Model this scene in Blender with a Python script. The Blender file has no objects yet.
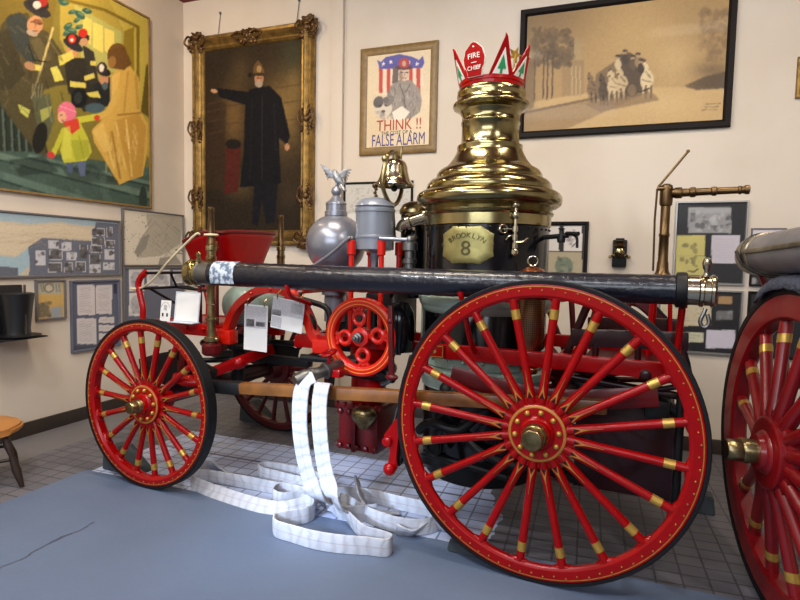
import bpy, bmesh, math, random
import numpy as np
from mathutils import Vector, Matrix, Quaternion
random.seed(7)
C = bpy.context.scene.collection
PI = math.pi
V = Vector

# ------------------------------------------------------------------ survey of the room (camera at x=y=0)
FOC, PITCH, ROLL, YAW, EYE = 560, .07, .02, .3543, 1.55
PHI = -.0742                               # the engine stands slightly askew to the back wall
EO = V((-.287, 2.694, 0))                  # near rear wheel's foot
WX, WY, CEIL = -4.579, 5.208, 4.375        # left wall, back wall, ceiling
RX, FY = 4.2, -4.2                         # right wall, front wall


def cam_axes():
    s, c = math.sin(YAW), math.cos(YAW)
    fw, rt, up = V((-s, c, 0)), V((c, s, 0)), V((0, 0, 1))
    f = fw*math.cos(PITCH) - up*math.sin(PITCH)
    u = up*math.cos(PITCH) + fw*math.sin(PITCH)
    return rt*math.cos(ROLL) + u*math.sin(ROLL), u*math.cos(ROLL) - rt*math.sin(ROLL), f


AX = cam_axes()
CAM = V((0, 0, EYE))


def ray(x, y):
    return AX[0]*((x-400)/FOC) + AX[1]*((300-y)/FOC) + AX[2]


def at(x, y, ax, val):                     # measured point of the photo on a room plane
    d = ray(x, y)
    return CAM + d*((val - CAM[ax])/d[ax])


EM = Matrix.Translation(EO) @ Matrix.Rotation(PHI, 4, 'Z')
EI = EM.inverted()


def P(x, y, ye):                           # measured point in the engine's own frame, at side distance ye
    o = EI @ CAM
    d = (EI @ (CAM + ray(x, y))) - o
    return o + d*((ye - o.y)/d.y)


def proj_np(p):
    d = p - np.array(CAM)
    z = d @ np.array(AX[2])
    return 400 + FOC*(d @ np.array(AX[0]))/z, 300 - FOC*(d @ np.array(AX[1]))/z


# ------------------------------------------------------------------ materials
def lin(c):
    return tuple((v/255/12.92 if v/255 <= .04045 else ((v/255+.055)/1.055)**2.4) for v in c[:3])


M = {}


def mat(name, col, rough=.5, metal=0, coat=0, var=0, vscale=6, bump=0, bscale=60, col2=None, spec=.5, trans=0, det=4):
    m = bpy.data.materials.new(name); m.use_nodes = True
    nt = m.node_tree; b = nt.nodes['Principled BSDF']
    c = lin(col)
    b.inputs['Base Color'].default_value = (*c, 1)
    b.inputs['Roughness'].default_value = rough
    b.inputs['Metallic'].default_value = metal
    b.inputs['Coat Weight'].default_value = coat
    b.inputs['Coat Roughness'].default_value = .08
    b.inputs['Specular IOR Level'].default_value = spec
    if trans: b.inputs['Transmission Weight'].default_value = trans
    if var or bump:
        tc = nt.nodes.new('ShaderNodeTexCoord')
    if var:
        n = nt.nodes.new('ShaderNodeTexNoise'); n.inputs['Scale'].default_value = vscale; n.inputs['Detail'].default_value = det
        r = nt.nodes.new('ShaderNodeValToRGB')
        k = lin(col2) if col2 else tuple(v*(1-var) for v in c)
        r.color_ramp.elements[0].position = .35; r.color_ramp.elements[0].color = (*k, 1)
        r.color_ramp.elements[1].position = .65; r.color_ramp.elements[1].color = (*c, 1)
        nt.links.new(tc.outputs['Object'], n.inputs['Vector'])
        nt.links.new(n.outputs['Fac'], r.inputs['Fac'])
        nt.links.new(r.outputs['Color'], b.inputs['Base Color'])
    if bump:
        n2 = nt.nodes.new('ShaderNodeTexNoise'); n2.inputs['Scale'].default_value = bscale; n2.inputs['Detail'].default_value = 3
        bp = nt.nodes.new('ShaderNodeBump'); bp.inputs['Strength'].default_value = bump; bp.inputs['Distance'].default_value = .01
        nt.links.new(tc.outputs['Object'], n2.inputs['Vector'])
        nt.links.new(n2.outputs['Fac'], bp.inputs['Height'])
        nt.links.new(bp.outputs['Normal'], b.inputs['Normal'])
    M[name] = m
    return m


mat('red', (156, 0, 3), .3, coat=.12, var=.16, vscale=9, spec=.22)
mat('red_dark', (96, 4, 8), .4, coat=.12, var=.3, vscale=8, spec=.35)
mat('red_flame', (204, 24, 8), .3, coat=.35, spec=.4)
mat('maroon', (46, 4, 7), .36, coat=.2, var=.25, vscale=5, spec=.35)
mat('gold_paint', (190, 128, 52), .4, metal=.25, var=.25, vscale=40)
mat('gold_leaf', (204, 164, 76), .34, metal=.55, var=.25, vscale=60)
mat('brass', (176, 162, 116), .2, metal=1, var=.22, vscale=5, col2=(134, 122, 84))
mat('brass_old', (170, 154, 112), .32, metal=1, var=.3, vscale=12, col2=(108, 92, 60))
mat('bronze', (116, 92, 62), .38, metal=1, var=.35, vscale=14)
mat('copper', (184, 112, 78), .3, metal=1, var=.25, vscale=10)
mat('nickel', (196, 186, 160), .2, metal=1, var=.15, vscale=9)
mat('steel', (128, 128, 126), .42, metal=1, var=.25, vscale=10)
mat('silver_paint', (146, 148, 158), .3, metal=.6, var=.1, vscale=5)
mat('grey_paint', (128, 134, 146), .34, metal=.1, coat=.3, var=.08, vscale=5)
mat('sage', (140, 158, 146), .35, coat=.3, var=.12, vscale=6)
mat('black_gloss', (8, 9, 13), .16, coat=.0, spec=.45)
mat('black_iron', (14, 14, 16), .5, var=.3, vscale=12, spec=.35)
mat('tire', (13, 13, 17), .6, var=.2, vscale=15, bump=.1, spec=.3)
mat('hose_black', (16, 18, 30), .32, coat=.25, bump=.5, bscale=30)
mat('wood_pole', (142, 88, 36), .4, coat=.15, var=.6, vscale=5, det=8)
mat('wood_seat', (190, 128, 62), .4, coat=.2, var=.25, vscale=6)
mat('wood_dark', (48, 34, 26), .4, var=.3, vscale=8)
mat('frame_gold', (160, 128, 70), .42, metal=.7, var=.5, vscale=14, bump=.3, bscale=50)
mat('frame_orn', (112, 82, 48), .42, metal=.6, var=.5, vscale=30, bump=.4, bscale=70)
mat('frame_oak', (140, 112, 66), .45, var=.25, vscale=20)
mat('frame_black', (26, 20, 18), .6, var=.2, spec=.2)
mat('frame_grey', (112, 110, 112), .4, metal=.3)
mat('frame_steel', (170, 168, 165), .35, metal=.7)
mat('board_black', (26, 26, 30), .5, var=.2)
mat('mat_grey', (92, 96, 112), .6)
mat('paper', (238, 238, 236), .55)
mat('acrylic', (215, 220, 228), .12, coat=.4)
mat('leather', (18, 18, 20), .42, coat=.2, bump=.15)
mat('chock', (62, 70, 76), .7, var=.3, vscale=12)
mat('base_brown', (56, 46, 40), .5, var=.2)
mat('line_orange', (236, 138, 44), .4)
mat('cord', (210, 196, 160), .7)
mat('ceiling_red', (110, 34, 26), .7)
mat('eagle', (160, 164, 170), .4, metal=.5, var=.4, vscale=50)
mat('green', (40, 140, 84), .4)
mat('white_enamel', (232, 226, 214), .4)
mat('blanket', (84, 88, 104), .95, var=.45, vscale=40, bump=1.0, bscale=90)
mat('ink_red', (176, 66, 52), .6)
mat('ink_blue', (74, 66, 128), .6)
mat('ink_dark', (70, 56, 44), .6)


def nodes(name, rough=.5):
    m = bpy.data.materials.new(name); m.use_nodes = True
    nt = m.node_tree
    M[name] = m
    return m, nt, nt.nodes['Principled BSDF']


def N(nt, t, **kw):
    n = nt.nodes.new('ShaderNode'+t)
    for k, v in kw.items():
        if hasattr(n, k): setattr(n, k, v)
        else: n.inputs[k].default_value = v
    return n


def math_n(nt, op, a, b=None):
    n = nt.nodes.new('ShaderNodeMath'); n.operation = op
    for i, v in enumerate((a, b)):
        if v is None: continue
        if isinstance(v, (int, float)): n.inputs[i].default_value = v
        else: nt.links.new(v, n.inputs[i])
    return n.outputs[0]


def mix(nt, fac, a, b):
    n = nt.nodes.new('ShaderNodeMix'); n.data_type = 'RGBA'
    if isinstance(fac, (int, float)): n.inputs[0].default_value = fac
    else: nt.links.new(fac, n.inputs[0])
    for i, v in ((6, a), (7, b)):
        if isinstance(v, tuple): n.inputs[i].default_value = (*lin(v), 1)
        else: nt.links.new(v, n.inputs[i])
    return n.outputs[2]


def floor_material():
    m, nt, b = nodes('floor_paving')
    tc = N(nt, 'TexCoord'); sep = N(nt, 'SeparateXYZ')
    nt.links.new(tc.outputs['Object'], sep.inputs[0])
    x, y = sep.outputs[0], sep.outputs[1]
    nz = N(nt, 'TexNoise', Scale=2.2, Detail=6); nt.links.new(tc.outputs['Object'], nz.inputs['Vector'])
    nf = N(nt, 'TexNoise', Scale=34, Detail=4); nt.links.new(tc.outputs['Object'], nf.inputs['Vector'])
    # pavers: small square brick pavers with a dark joint
    mp = N(nt, 'Mapping'); mp.inputs['Rotation'].default_value = (0, 0, -.03)
    nt.links.new(tc.outputs['Object'], mp.inputs['Vector'])
    br = N(nt, 'TexBrick'); br.offset = 0; br.inputs['Scale'].default_value = 1
    br.inputs['Brick Width'].default_value = .125; br.inputs['Row Height'].default_value = .105
    br.inputs['Mortar Size'].default_value = .006; br.inputs['Mortar Smooth'].default_value = .2
    br.inputs['Color1'].default_value = (*lin((112, 110, 116)), 1)
    br.inputs['Color2'].default_value = (*lin((98, 97, 104)), 1)
    br.inputs['Mortar'].default_value = (*lin((62, 60, 66)), 1)
    nt.links.new(mp.outputs[0], br.inputs['Vector'])
    pav = mix(nt, math_n(nt, 'MULTIPLY', nz.outputs[0], .55), br.outputs['Color'], (84, 82, 86))
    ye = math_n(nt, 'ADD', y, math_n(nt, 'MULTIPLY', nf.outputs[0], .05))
    lit_patch = math_n(nt, 'MULTIPLY', math_n(nt, 'LESS_THAN', ye, 3.98), math_n(nt, 'MULTIPLY', math_n(nt, 'GREATER_THAN', x, -3.42), math_n(nt, 'LESS_THAN', math_n(nt, 'ADD', x, math_n(nt, 'MULTIPLY', nz.outputs[0], .5)), -.35)))  # pool of bluish daylight under the engine, put into the paver colour
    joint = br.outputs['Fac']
    lit_col = mix(nt, nz.outputs[0], (178, 190, 222), (206, 216, 240))
    lit_col = mix(nt, math_n(nt, 'MULTIPLY', joint, .75), lit_col, (88, 90, 106))
    dark_line = math_n(nt, 'LESS_THAN', math_n(nt, 'ABSOLUTE', math_n(nt, 'SUBTRACT', y, 3.55)), .012)  # straight dark line across the pavers
    lit_col = mix(nt, math_n(nt, 'MULTIPLY', dark_line, .8), lit_col, (40, 40, 50))
    pav = mix(nt, math_n(nt, 'MULTIPLY', lit_patch, math_n(nt, 'ADD', .7, math_n(nt, 'MULTIPLY', nz.outputs[0], .4))), pav, lit_col)
    # painted concrete slab in front, plain grey margin along the left wall
    cm = mix(nt, nz.outputs[0], (88, 104, 130), (106, 121, 146))
    conc = mix(nt, math_n(nt, 'MULTIPLY', nf.outputs[0], .25), cm, (74, 86, 112))
    # hairline crack of the slab
    wob = N(nt, 'TexNoise', Scale=5, Detail=5); nt.links.new(tc.outputs['Object'], wob.inputs['Vector'])
    cx = math_n(nt, 'ABSOLUTE', math_n(nt, 'SUBTRACT', math_n(nt, 'ADD', x, math_n(nt, 'MULTIPLY', wob.outputs[0], .12)), -2.68))
    crack = math_n(nt, 'MULTIPLY', math_n(nt, 'LESS_THAN', cx, .007), math_n(nt, 'LESS_THAN', y, 2.35))
    crack = math_n(nt, 'MULTIPLY', crack, math_n(nt, 'GREATER_THAN', y, .6))
    conc = mix(nt, math_n(nt, 'MULTIPLY', crack, .75), conc, (50, 54, 64))
    edge = math_n(nt, 'ADD', math_n(nt, 'MULTIPLY', nf.outputs[0], .012), 0)
    isconc = math_n(nt, 'MULTIPLY', math_n(nt, 'GREATER_THAN', math_n(nt, 'ADD', x, edge), -3.46),
                    math_n(nt, 'LESS_THAN', math_n(nt, 'ADD', y, edge), 2.93))
    marg = math_n(nt, 'LESS_THAN', x, -4.06)
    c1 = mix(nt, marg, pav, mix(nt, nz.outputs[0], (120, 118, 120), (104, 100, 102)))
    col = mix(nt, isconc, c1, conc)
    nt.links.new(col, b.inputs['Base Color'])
    b.inputs['Roughness'].default_value = .55
    bp = N(nt, 'Bump'); bp.inputs['Strength'].default_value = .25; bp.inputs['Distance'].default_value = .004
    h = math_n(nt, 'ADD', math_n(nt, 'MULTIPLY', nf.outputs[0], .6), math_n(nt, 'MULTIPLY', br.outputs['Fac'], math_n(nt, 'SUBTRACT', -1, math_n(nt, 'MULTIPLY', isconc, -1))))
    nt.links.new(h, bp.inputs['Height']); nt.links.new(bp.outputs[0], b.inputs['Normal'])


def wall_material(name, c1, c2):
    m, nt, b = nodes(name)
    tc = N(nt, 'TexCoord')
    nz = N(nt, 'TexNoise', Scale=.9, Detail=6); nt.links.new(tc.outputs['Object'], nz.inputs['Vector'])
    n2 = N(nt, 'TexNoise', Scale=40, Detail=3); nt.links.new(tc.outputs['Object'], n2.inputs['Vector'])
    r = N(nt, 'ValToRGB'); r.color_ramp.elements[0].position = .38; r.color_ramp.elements[1].position = .6
    r.color_ramp.elements[0].color = (*lin(c2), 1); r.color_ramp.elements[1].color = (*lin(c1), 1)
    nt.links.new(nz.outputs[0], r.inputs[0]); nt.links.new(r.outputs[0], b.inputs['Base Color'])
    b.inputs['Roughness'].default_value = .75
    bp = N(nt, 'Bump'); bp.inputs['Strength'].default_value = .12; bp.inputs['Distance'].default_value = .004
    nt.links.new(n2.outputs[0], bp.inputs['Height']); nt.links.new(bp.outputs[0], b.inputs['Normal'])


def fabric_hose_material():
    m, nt, b = nodes('hose_canvas')
    uv = N(nt, 'UVMap'); sep = N(nt, 'SeparateXYZ'); nt.links.new(uv.outputs[0], sep.inputs[0])
    u, v = sep.outputs[0], sep.outputs[1]       # u across 0..1, v metres along
    line = math_n(nt, 'LESS_THAN', math_n(nt, 'ABSOLUTE', math_n(nt, 'SUBTRACT', u, .5)), .028)
    nz = N(nt, 'TexNoise', Scale=9, Detail=4); tc = N(nt, 'TexCoord'); nt.links.new(tc.outputs['Object'], nz.inputs['Vector'])
    vv = math_n(nt, 'ADD', math_n(nt, 'MULTIPLY', v, 15), math_n(nt, 'MULTIPLY', nz.outputs[0], 1.6))
    band = math_n(nt, 'POWER', math_n(nt, 'ADD', math_n(nt, 'MULTIPLY', math_n(nt, 'SINE', math_n(nt, 'MULTIPLY', vv, 6.283)), .5), .5), 2.5)
    c0 = mix(nt, nz.outputs[0], (158, 162, 174), (214, 215, 219))
    c1 = mix(nt, math_n(nt, 'MULTIPLY', band, math_n(nt, 'MULTIPLY', nz.outputs[0], .6)), c0, (146, 138, 142))
    c2 = mix(nt, math_n(nt, 'MULTIPLY', line, .3), c1, (150, 104, 84))
    nt.links.new(c2, b.inputs['Base Color']); b.inputs['Roughness'].default_value = .85
    bp = N(nt, 'Bump'); bp.inputs['Strength'].default_value = .3; bp.inputs['Distance'].default_value = .01
    nt.links.new(math_n(nt, 'MULTIPLY', band, -1), bp.inputs['Height']); nt.links.new(bp.outputs[0], b.inputs['Normal'])


def perf_material():
    m, nt, b = nodes('strainer_copper')
    uv = N(nt, 'UVMap'); sep = N(nt, 'SeparateXYZ'); nt.links.new(uv.outputs[0], sep.inputs[0])
    fx = math_n(nt, 'SUBTRACT', math_n(nt, 'FRACT', math_n(nt, 'MULTIPLY', sep.outputs[0], 44)), .5)
    fy = math_n(nt, 'SUBTRACT', math_n(nt, 'FRACT', math_n(nt, 'MULTIPLY', sep.outputs[1], 85)), .5)
    d = math_n(nt, 'ADD', math_n(nt, 'MULTIPLY', fx, fx), math_n(nt, 'MULTIPLY', fy, fy))
    hole = math_n(nt, 'LESS_THAN', d, .075)
    c = mix(nt, hole, (140, 104, 72), (24, 16, 12))
    nt.links.new(c, b.inputs['Base Color'])
    nt.links.new(math_n(nt, 'SUBTRACT', 1, hole), b.inputs['Metallic']); b.inputs['Roughness'].default_value = .34


def canvas_material(name, rough, coat=0):
    m, nt, b = nodes(name)
    a = N(nt, 'VertexColor'); a.layer_name = 'Col'
    nt.links.new(a.outputs['Color'], b.inputs['Base Color'])
    b.inputs['Roughness'].default_value = rough; b.inputs['Coat Weight'].default_value = coat
    b.inputs['Coat Roughness'].default_value = .06


floor_material()
wall_material('plaster_back', (222, 211, 196), (212, 199, 182))
wall_material('plaster_left', (216, 203, 186), (205, 191, 174))
wall_material('plaster_plain', (214, 206, 196), (206, 198, 188))
fabric_hose_material(); perf_material()
canvas_material('oil_paint', .7, 0); canvas_material('print', .6, .04)
M['oil_paint'].node_tree.nodes['Principled BSDF'].inputs['Specular IOR Level'].default_value = .15


# ------------------------------------------------------------------ mesh builder
def frame_from(axis):
    return V((0, 0, 1)).rotation_difference(V(axis).normalized()).to_matrix().to_4x4()


class MB:
    def __init__(s):
        s.bm = bmesh.new(); s.uv = None

    def raw(s, verts, faces, mi=0):
        vs = [s.bm.verts.new(v) for v in verts]
        out = []
        for i, f in enumerate(faces):
            try:
                fc = s.bm.faces.new([vs[k] for k in f])
            except ValueError:
                continue
            fc.material_index = mi[i] if isinstance(mi, list) else mi
            fc.smooth = True
            out.append(fc)
        return out

    def box(s, c, size, mi=0, rot=None, bev=0):
        b = bmesh.new()
        bmesh.ops.create_cube(b, size=1)
        bmesh.ops.scale(b, vec=V(size), verts=b.verts)
        if bev:
            bmesh.ops.bevel(b, geom=b.edges[:], offset=bev, segments=2, profile=.6, affect='EDGES')
        mx = Matrix.Translation(V(c))
        if rot is not None:
            mx = mx @ (rot.to_4x4() if isinstance(rot, Matrix) else Matrix.Rotation(rot[0], 4, rot[1]))
        s.merge(b, mx, mi); b.free()

    def merge(s, b, mx, mi=0):
        b.verts.ensure_lookup_table()
        ix = {v: s.bm.verts.new(mx @ v.co) for v in b.verts}
        for f in b.faces:
            n = s.bm.faces.new([ix[v] for v in f.verts]); n.material_index = mi; n.smooth = True

    def beam(s, p0, p1, w, h, mi=0, bev=0, up=(0, 0, 1)):       # rectangular bar, w sideways, h along up
        p0, p1 = V(p0), V(p1); d = (p1-p0); L = d.length; d.normalize()
        sx = d.cross(V(up))
        if sx.length < 1e-4: sx = d.cross(V((0, 1, 0)))
        sx.normalize(); uz = sx.cross(d)
        s.box((p0+p1)/2, (w, L, h), mi, Matrix((sx, d, uz)).transposed(), bev)

    def lathe(s, prof, o=(0, 0, 0), axis=(0, 0, 1), n=32, mi=0, cap0=True, cap1=True, a0=0, rot=0):
        mx = Matrix.Translation(V(o)) @ frame_from(axis)
        verts, faces, mis = [], [], []
        k = len(prof)
        for j in range(n):
            a = 2*PI*j/n + rot
            for (r, t) in prof:
                verts.append(mx @ V((r*math.cos(a), r*math.sin(a), t)))
        for j in range(n):
            jn = (j+1) % n
            for i in range(k-1):
                faces.append((j*k+i, jn*k+i, jn*k+i+1, j*k+i+1))
                mis.append(mi[i] if isinstance(mi, list) else mi)
        m0 = mi[0] if isinstance(mi, list) else mi
        m1 = mi[-1] if isinstance(mi, list) else mi
        if cap0 and prof[0][0] > 1e-6: faces.append(tuple(j*k for j in range(n))[::-1]); mis.append(m0)
        if cap1 and prof[-1][0] > 1e-6: faces.append(tuple(j*k+k-1 for j in range(n))); mis.append(m1)
        return s.raw(verts, faces, mis)

    def ring(s, prof, o=(0, 0, 0), axis=(0, 0, 1), n=64, mi=0):   # closed section turned round an axis
        p = list(prof) + [prof[0]]
        return s.lathe(p, o, axis, n, mi, False, False)

    def rod(s, p0, p1, r0, r1=None, n=14, mi=0):
        p0, p1 = V(p0), V(p1)
        r1 = r0 if r1 is None else r1
        return s.lathe([(r0, 0), (r1, (p1-p0).length)], p0, p1-p0, n, mi)

    def tube(s, pts, r, n=12, mi=0, closed=False, sub=0, flat=1, up=None):
        pts = [V(p) for p in pts]
        if sub:
            if not isinstance(r, (int, float)): r = catmull([V((q, 0, 0)) for q in r], sub, closed); r = [q.x for q in r]
            pts = catmull(pts, sub, closed)
        k = len(pts); verts, faces = [], []
        nrm = None
        for i, p in enumerate(pts):
            if closed: t = pts[(i+1) % k] - pts[i-1]
            else: t = pts[min(i+1, k-1)] - pts[max(i-1, 0)]
            t.normalize()
            if nrm is None:
                a = V(up) if up else (V((0, 0, 1)) if abs(t.z) < .9 else V((0, 1, 0)))
                nrm = (a - t*a.dot(t)).normalized()
            else:
                nrm = (nrm - t*nrm.dot(t)).normalized()
            bn = t.cross(nrm)
            rr = r if isinstance(r, (int, float)) else r[i]
            for j in range(n):
                a = 2*PI*j/n
                verts.append(p + nrm*(rr*math.cos(a)) + bn*(rr*flat*math.sin(a)))
        for i in range(k if closed else k-1):
            ii = (i+1) % k
            for j in range(n):
                jn = (j+1) % n
                faces.append((i*n+j, i*n+jn, ii*n+jn, ii*n+j))
        if not closed:
            faces.append(tuple(range(n))[::-1]); faces.append(tuple((k-1)*n+j for j in range(n)))
        return s.raw(verts, faces, mi)

    def prism(s, outline, th, o=(0, 0, 0), x=(1, 0, 0), y=(0, 0, 1), mi=0, mside=None, bev=0):
        # outline in the x/y plane, extruded by th against x cross y (both caps)
        x, y = V(x).normalized(), V(y).normalized(); z = x.cross(y); o = V(o)
        n = len(outline)
        verts = [o + x*a + y*b for a, b in outline] + [o + x*a + y*b - z*th for a, b in outline]
        faces = [tuple(range(n)), tuple(range(n, 2*n))[::-1]]
        mis = [mi, mi]
        for i in range(n):
            faces.append((i, (i+1) % n, n+(i+1) % n, n+i)); mis.append(mi if mside is None else mside)
        if bev:
            b = bmesh.new(); vs = [b.verts.new(v) for v in verts]
            for f in faces: b.faces.new([vs[q] for q in f])
            bmesh.ops.bevel(b, geom=b.edges[:], offset=bev, segments=2, affect='EDGES')
            s.merge(b, Matrix.Identity(4), mi); b.free(); return
        return s.raw(verts, faces, mis)

    def ball(s, c, r, mi=0, n=16, scale=(1, 1, 1), rot=None):
        b = bmesh.new()
        bmesh.ops.create_uvsphere(b, u_segments=n, v_segments=max(6, n//2), radius=1)
        mx = Matrix.Translation(V(c))
        if rot is not None: mx = mx @ rot.to_matrix().to_4x4()
        mx = mx @ Matrix.Diagonal((r*scale[0], r*scale[1], r*scale[2], 1))
        s.merge(b, mx, mi); b.free()

    def torus(s, c, axis, R, r, n=40, k=10, mi=0):
        return s.ring([(R + r*math.cos(2*PI*j/k), r*math.sin(2*PI*j/k)) for j in range(k)], c, axis, n, mi)

    def text(s, body, size, mx, mi=0, ext=.002, bend=None, align='CENTER', sx=1):
        cu = bpy.data.curves.new('t', 'FONT'); cu.body = body; cu.size = size; cu.extrude = ext
        cu.align_x = align; cu.align_y = 'CENTER'; cu.resolution_u = 3
        o = bpy.data.objects.new('t', cu); C.objects.link(o)
        bpy.context.view_layer.update()
        me = bpy.data.meshes.new_from_object(o.evaluated_get(bpy.context.evaluated_depsgraph_get()))
        b = bmesh.new(); b.from_mesh(me)
        for v in b.verts:
            v.co.x *= sx
            if bend: v.co = bend(v.co)
        bmesh.ops.recalc_face_normals(b, faces=b.faces[:])
        s.merge(b, mx, mi); b.free()
        bpy.data.objects.remove(o); bpy.data.curves.remove(cu); bpy.data.meshes.remove(me)

    def build(s, name, mats, parent=None, loc=None, sharp=38, recalc=True):
        if recalc: bmesh.ops.recalc_face_normals(s.bm, faces=s.bm.faces[:])
        me = bpy.data.meshes.new(name)
        s.bm.to_mesh(me); s.bm.free()
        for m in ([mats] if isinstance(mats, str) else mats): me.materials.append(M[m])
        me.set_sharp_from_angle(angle=math.radians(sharp))
        o = bpy.data.objects.new(name, me); C.objects.link(o)
        if parent: o.parent = parent
        if loc is not None:
            o.location = loc
        return o


def catmull(p, sub, closed=False):
    out = []; n = len(p)
    rng = range(n if closed else n-1)
    for i in rng:
        if closed: a, b, c, d = p[i-1], p[i], p[(i+1) % n], p[(i+2) % n]
        else: a, b, c, d = p[max(i-1, 0)], p[i], p[i+1], p[min(i+2, n-1)]
        for j in range(sub):
            t = j/sub
            out.append(.5*((2*b) + (c-a)*t + (2*a-5*b+4*c-d)*t*t + (3*b-a-3*c+d)*t**3))
    if not closed: out.append(p[-1].copy())
    return out


def thing(name, label, cat, loc=(0, 0, 0), rz=0, group=None):
    o = bpy.data.objects.new(name, None); C.objects.link(o)
    o.empty_display_size = .1
    o.location = loc; o.rotation_euler = (0, 0, rz)
    return tag(o, label, cat, group)


def tag(o, label, cat, group=None):
    o['label'] = label; o['category'] = cat
    if group: o['group'] = group
    return o


def struct(o):
    o['kind'] = 'structure'; return o


def copy_tree(o, parent=None):
    c = o.copy(); C.objects.link(c)
    if parent: c.parent = parent
    for ch in list(o.children): copy_tree(ch, c)
    return c


def origin_to(o, p):                         # put a single-mesh thing's origin at p, mesh stays where it is
    p = V(p); o.data.transform(Matrix.Translation(-p)); o.location = p
    return o
# ------------------------------------------------------------------ room shell
def room():
    def quad(name, a, b, c, d, m):
        q = MB(); q.raw([a, b, c, d], [(0, 1, 2, 3)]); return struct(q.build(name, m, recalc=False))
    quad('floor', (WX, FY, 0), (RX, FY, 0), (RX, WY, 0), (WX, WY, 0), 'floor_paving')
    quad('ceiling', (WX, FY, CEIL), (WX, WY, CEIL), (RX, WY, CEIL), (RX, FY, CEIL), 'ceiling_red')
    quad('wall_left', (WX, WY, 0), (WX, WY, CEIL), (WX, FY, CEIL), (WX, FY, 0), 'plaster_left')
    quad('wall_back', (WX, WY, 0), (RX, WY, 0), (RX, WY, CEIL), (WX, WY, CEIL), 'plaster_back')
    quad('wall_right', (RX, WY, 0), (RX, FY, 0), (RX, FY, CEIL), (RX, WY, CEIL), 'plaster_plain')
    quad('wall_front', (RX, FY, 0), (WX, FY, 0), (WX, FY, CEIL), (RX, FY, CEIL), 'plaster_plain')
    b = MB(); b.box((WX+.012, (FY+WY)/2, .06), (.022, WY-FY-.05, .12), bev=.004)
    struct(b.build('baseboard_left', 'base_brown'))
    b = MB(); b.box(((WX+RX)/2, WY-.012, .06), (RX-WX-.05, .022, .12), bev=.004)
    struct(b.build('baseboard_back', 'base_brown'))
    b = MB()                                  # boxed-in pipe chase that runs up the back wall
    b.box((-2.63, WY-.025, CEIL/2+.06), (.12, .048, CEIL-.14), bev=.006)
    struct(b.build('trim_1', 'plaster_back'))


room()


# ------------------------------------------------------------------ painted pictures (colour of each canvas point)
class Art:
    def __init__(s, x0, y0, x1, y1, ss=2, bg=(128, 128, 128), seed=1):
        s.x0, s.y0, s.ss = x0, y0, ss
        s.w, s.h = int((x1-x0)*ss), int((y1-y0)*ss)
        s.a = np.empty((s.h, s.w, 3)); s.a[:] = bg
        s.r = np.random.RandomState(seed)
        yy, xx = np.mgrid[0:s.h, 0:s.w]
        s.X, s.Y = x0+(xx+.5)/ss, y0+(yy+.5)/ss

    def put(s, m, col, op=1):
        m = (m*op)[..., None]
        s.a = s.a*(1-m) + np.array(col, float)*m

    def soft(s, m, k):
        for _ in range(k):
            m = (m + np.roll(m, 1, 0) + np.roll(m, -1, 0) + np.roll(m, 1, 1) + np.roll(m, -1, 1))/5
        return m

    def poly(s, pts, col, soft=1, op=1, col2=None):
        X, Y = s.X, s.Y; ins = np.zeros(X.shape, bool); n = len(pts)
        for i in range(n):
            (xa, ya), (xb, yb) = pts[i], pts[(i+1) % n]
            if ya == yb: continue
            c = ((ya > Y) != (yb > Y)) & (X < (xb-xa)*(Y-ya)/(yb-ya)+xa)
            ins ^= c
        s.put(s.soft(ins.astype(float), soft), col, op)

    def ell(s, cx, cy, rx, ry, col, rot=0, soft=1, op=1):
        c, q = math.cos(rot), math.sin(rot)
        dx, dy = s.X-cx, s.Y-cy
        u, v = (dx*c+dy*q)/rx, (-dx*q+dy*c)/ry
        s.put(s.soft((u*u+v*v < 1).astype(float), soft), col, op)

    def glow(s, cx, cy, rx, ry, col, op=1):
        d = ((s.X-cx)/rx)**2 + ((s.Y-cy)/ry)**2
        s.put(np.exp(-d), col, op)

    def line(s, pts, w, col, soft=1, op=1):
        m = np.zeros(s.X.shape)
        for (xa, ya), (xb, yb) in zip(pts, pts[1:]):
            L = max((xb-xa)**2+(yb-ya)**2, 1e-6)
            t = np.clip(((s.X-xa)*(xb-xa)+(s.Y-ya)*(yb-ya))/L, 0, 1)
            d = np.hypot(s.X-xa-t*(xb-xa), s.Y-ya-t*(yb-ya))
            m = np.maximum(m, (d < w/2).astype(float))
        s.put(s.soft(m, soft), col, op)

    def blobs(s, box, n, r, cols, op=.6, soft=2):
        for _ in range(n):
            x, y = s.r.uniform(box[0], box[2]), s.r.uniform(box[1], box[3])
            q = s.r.uniform(r*.5, r*1.3)
            s.ell(x, y, q*s.r.uniform(.6, 1.5), q, cols[s.r.randint(len(cols))], s.r.uniform(0, 3), soft, op)

    def grain(s, amt, k=1):
        n = s.r.normal(0, 1, s.X.shape)
        n = s.soft(n, k); n /= n.std()
        s.a = np.clip(s.a + (n*amt)[..., None], 0, 255)

    def sample(s, x, y):
        j = np.clip(((x-s.x0)*s.ss).astype(int), 0, s.w-1)
        i = np.clip(((y-s.y0)*s.ss).astype(int), 0, s.h-1)
        return s.a[i, j]


def wall_frame(wall):
    # origin-free local frame: u to the right as seen, v up, n out of the wall
    return (V((1, 0, 0)), V((0, 0, 1)), V((0, -1, 0))) if wall == 'back' else (V((0, 1, 0)), V((0, 0, 1)), V((1, 0, 0)))


def on_wall(wall, a, z, out=0):
    return V((a, WY-out, z)) if wall == 'back' else V((WX+out, a, z))


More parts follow.
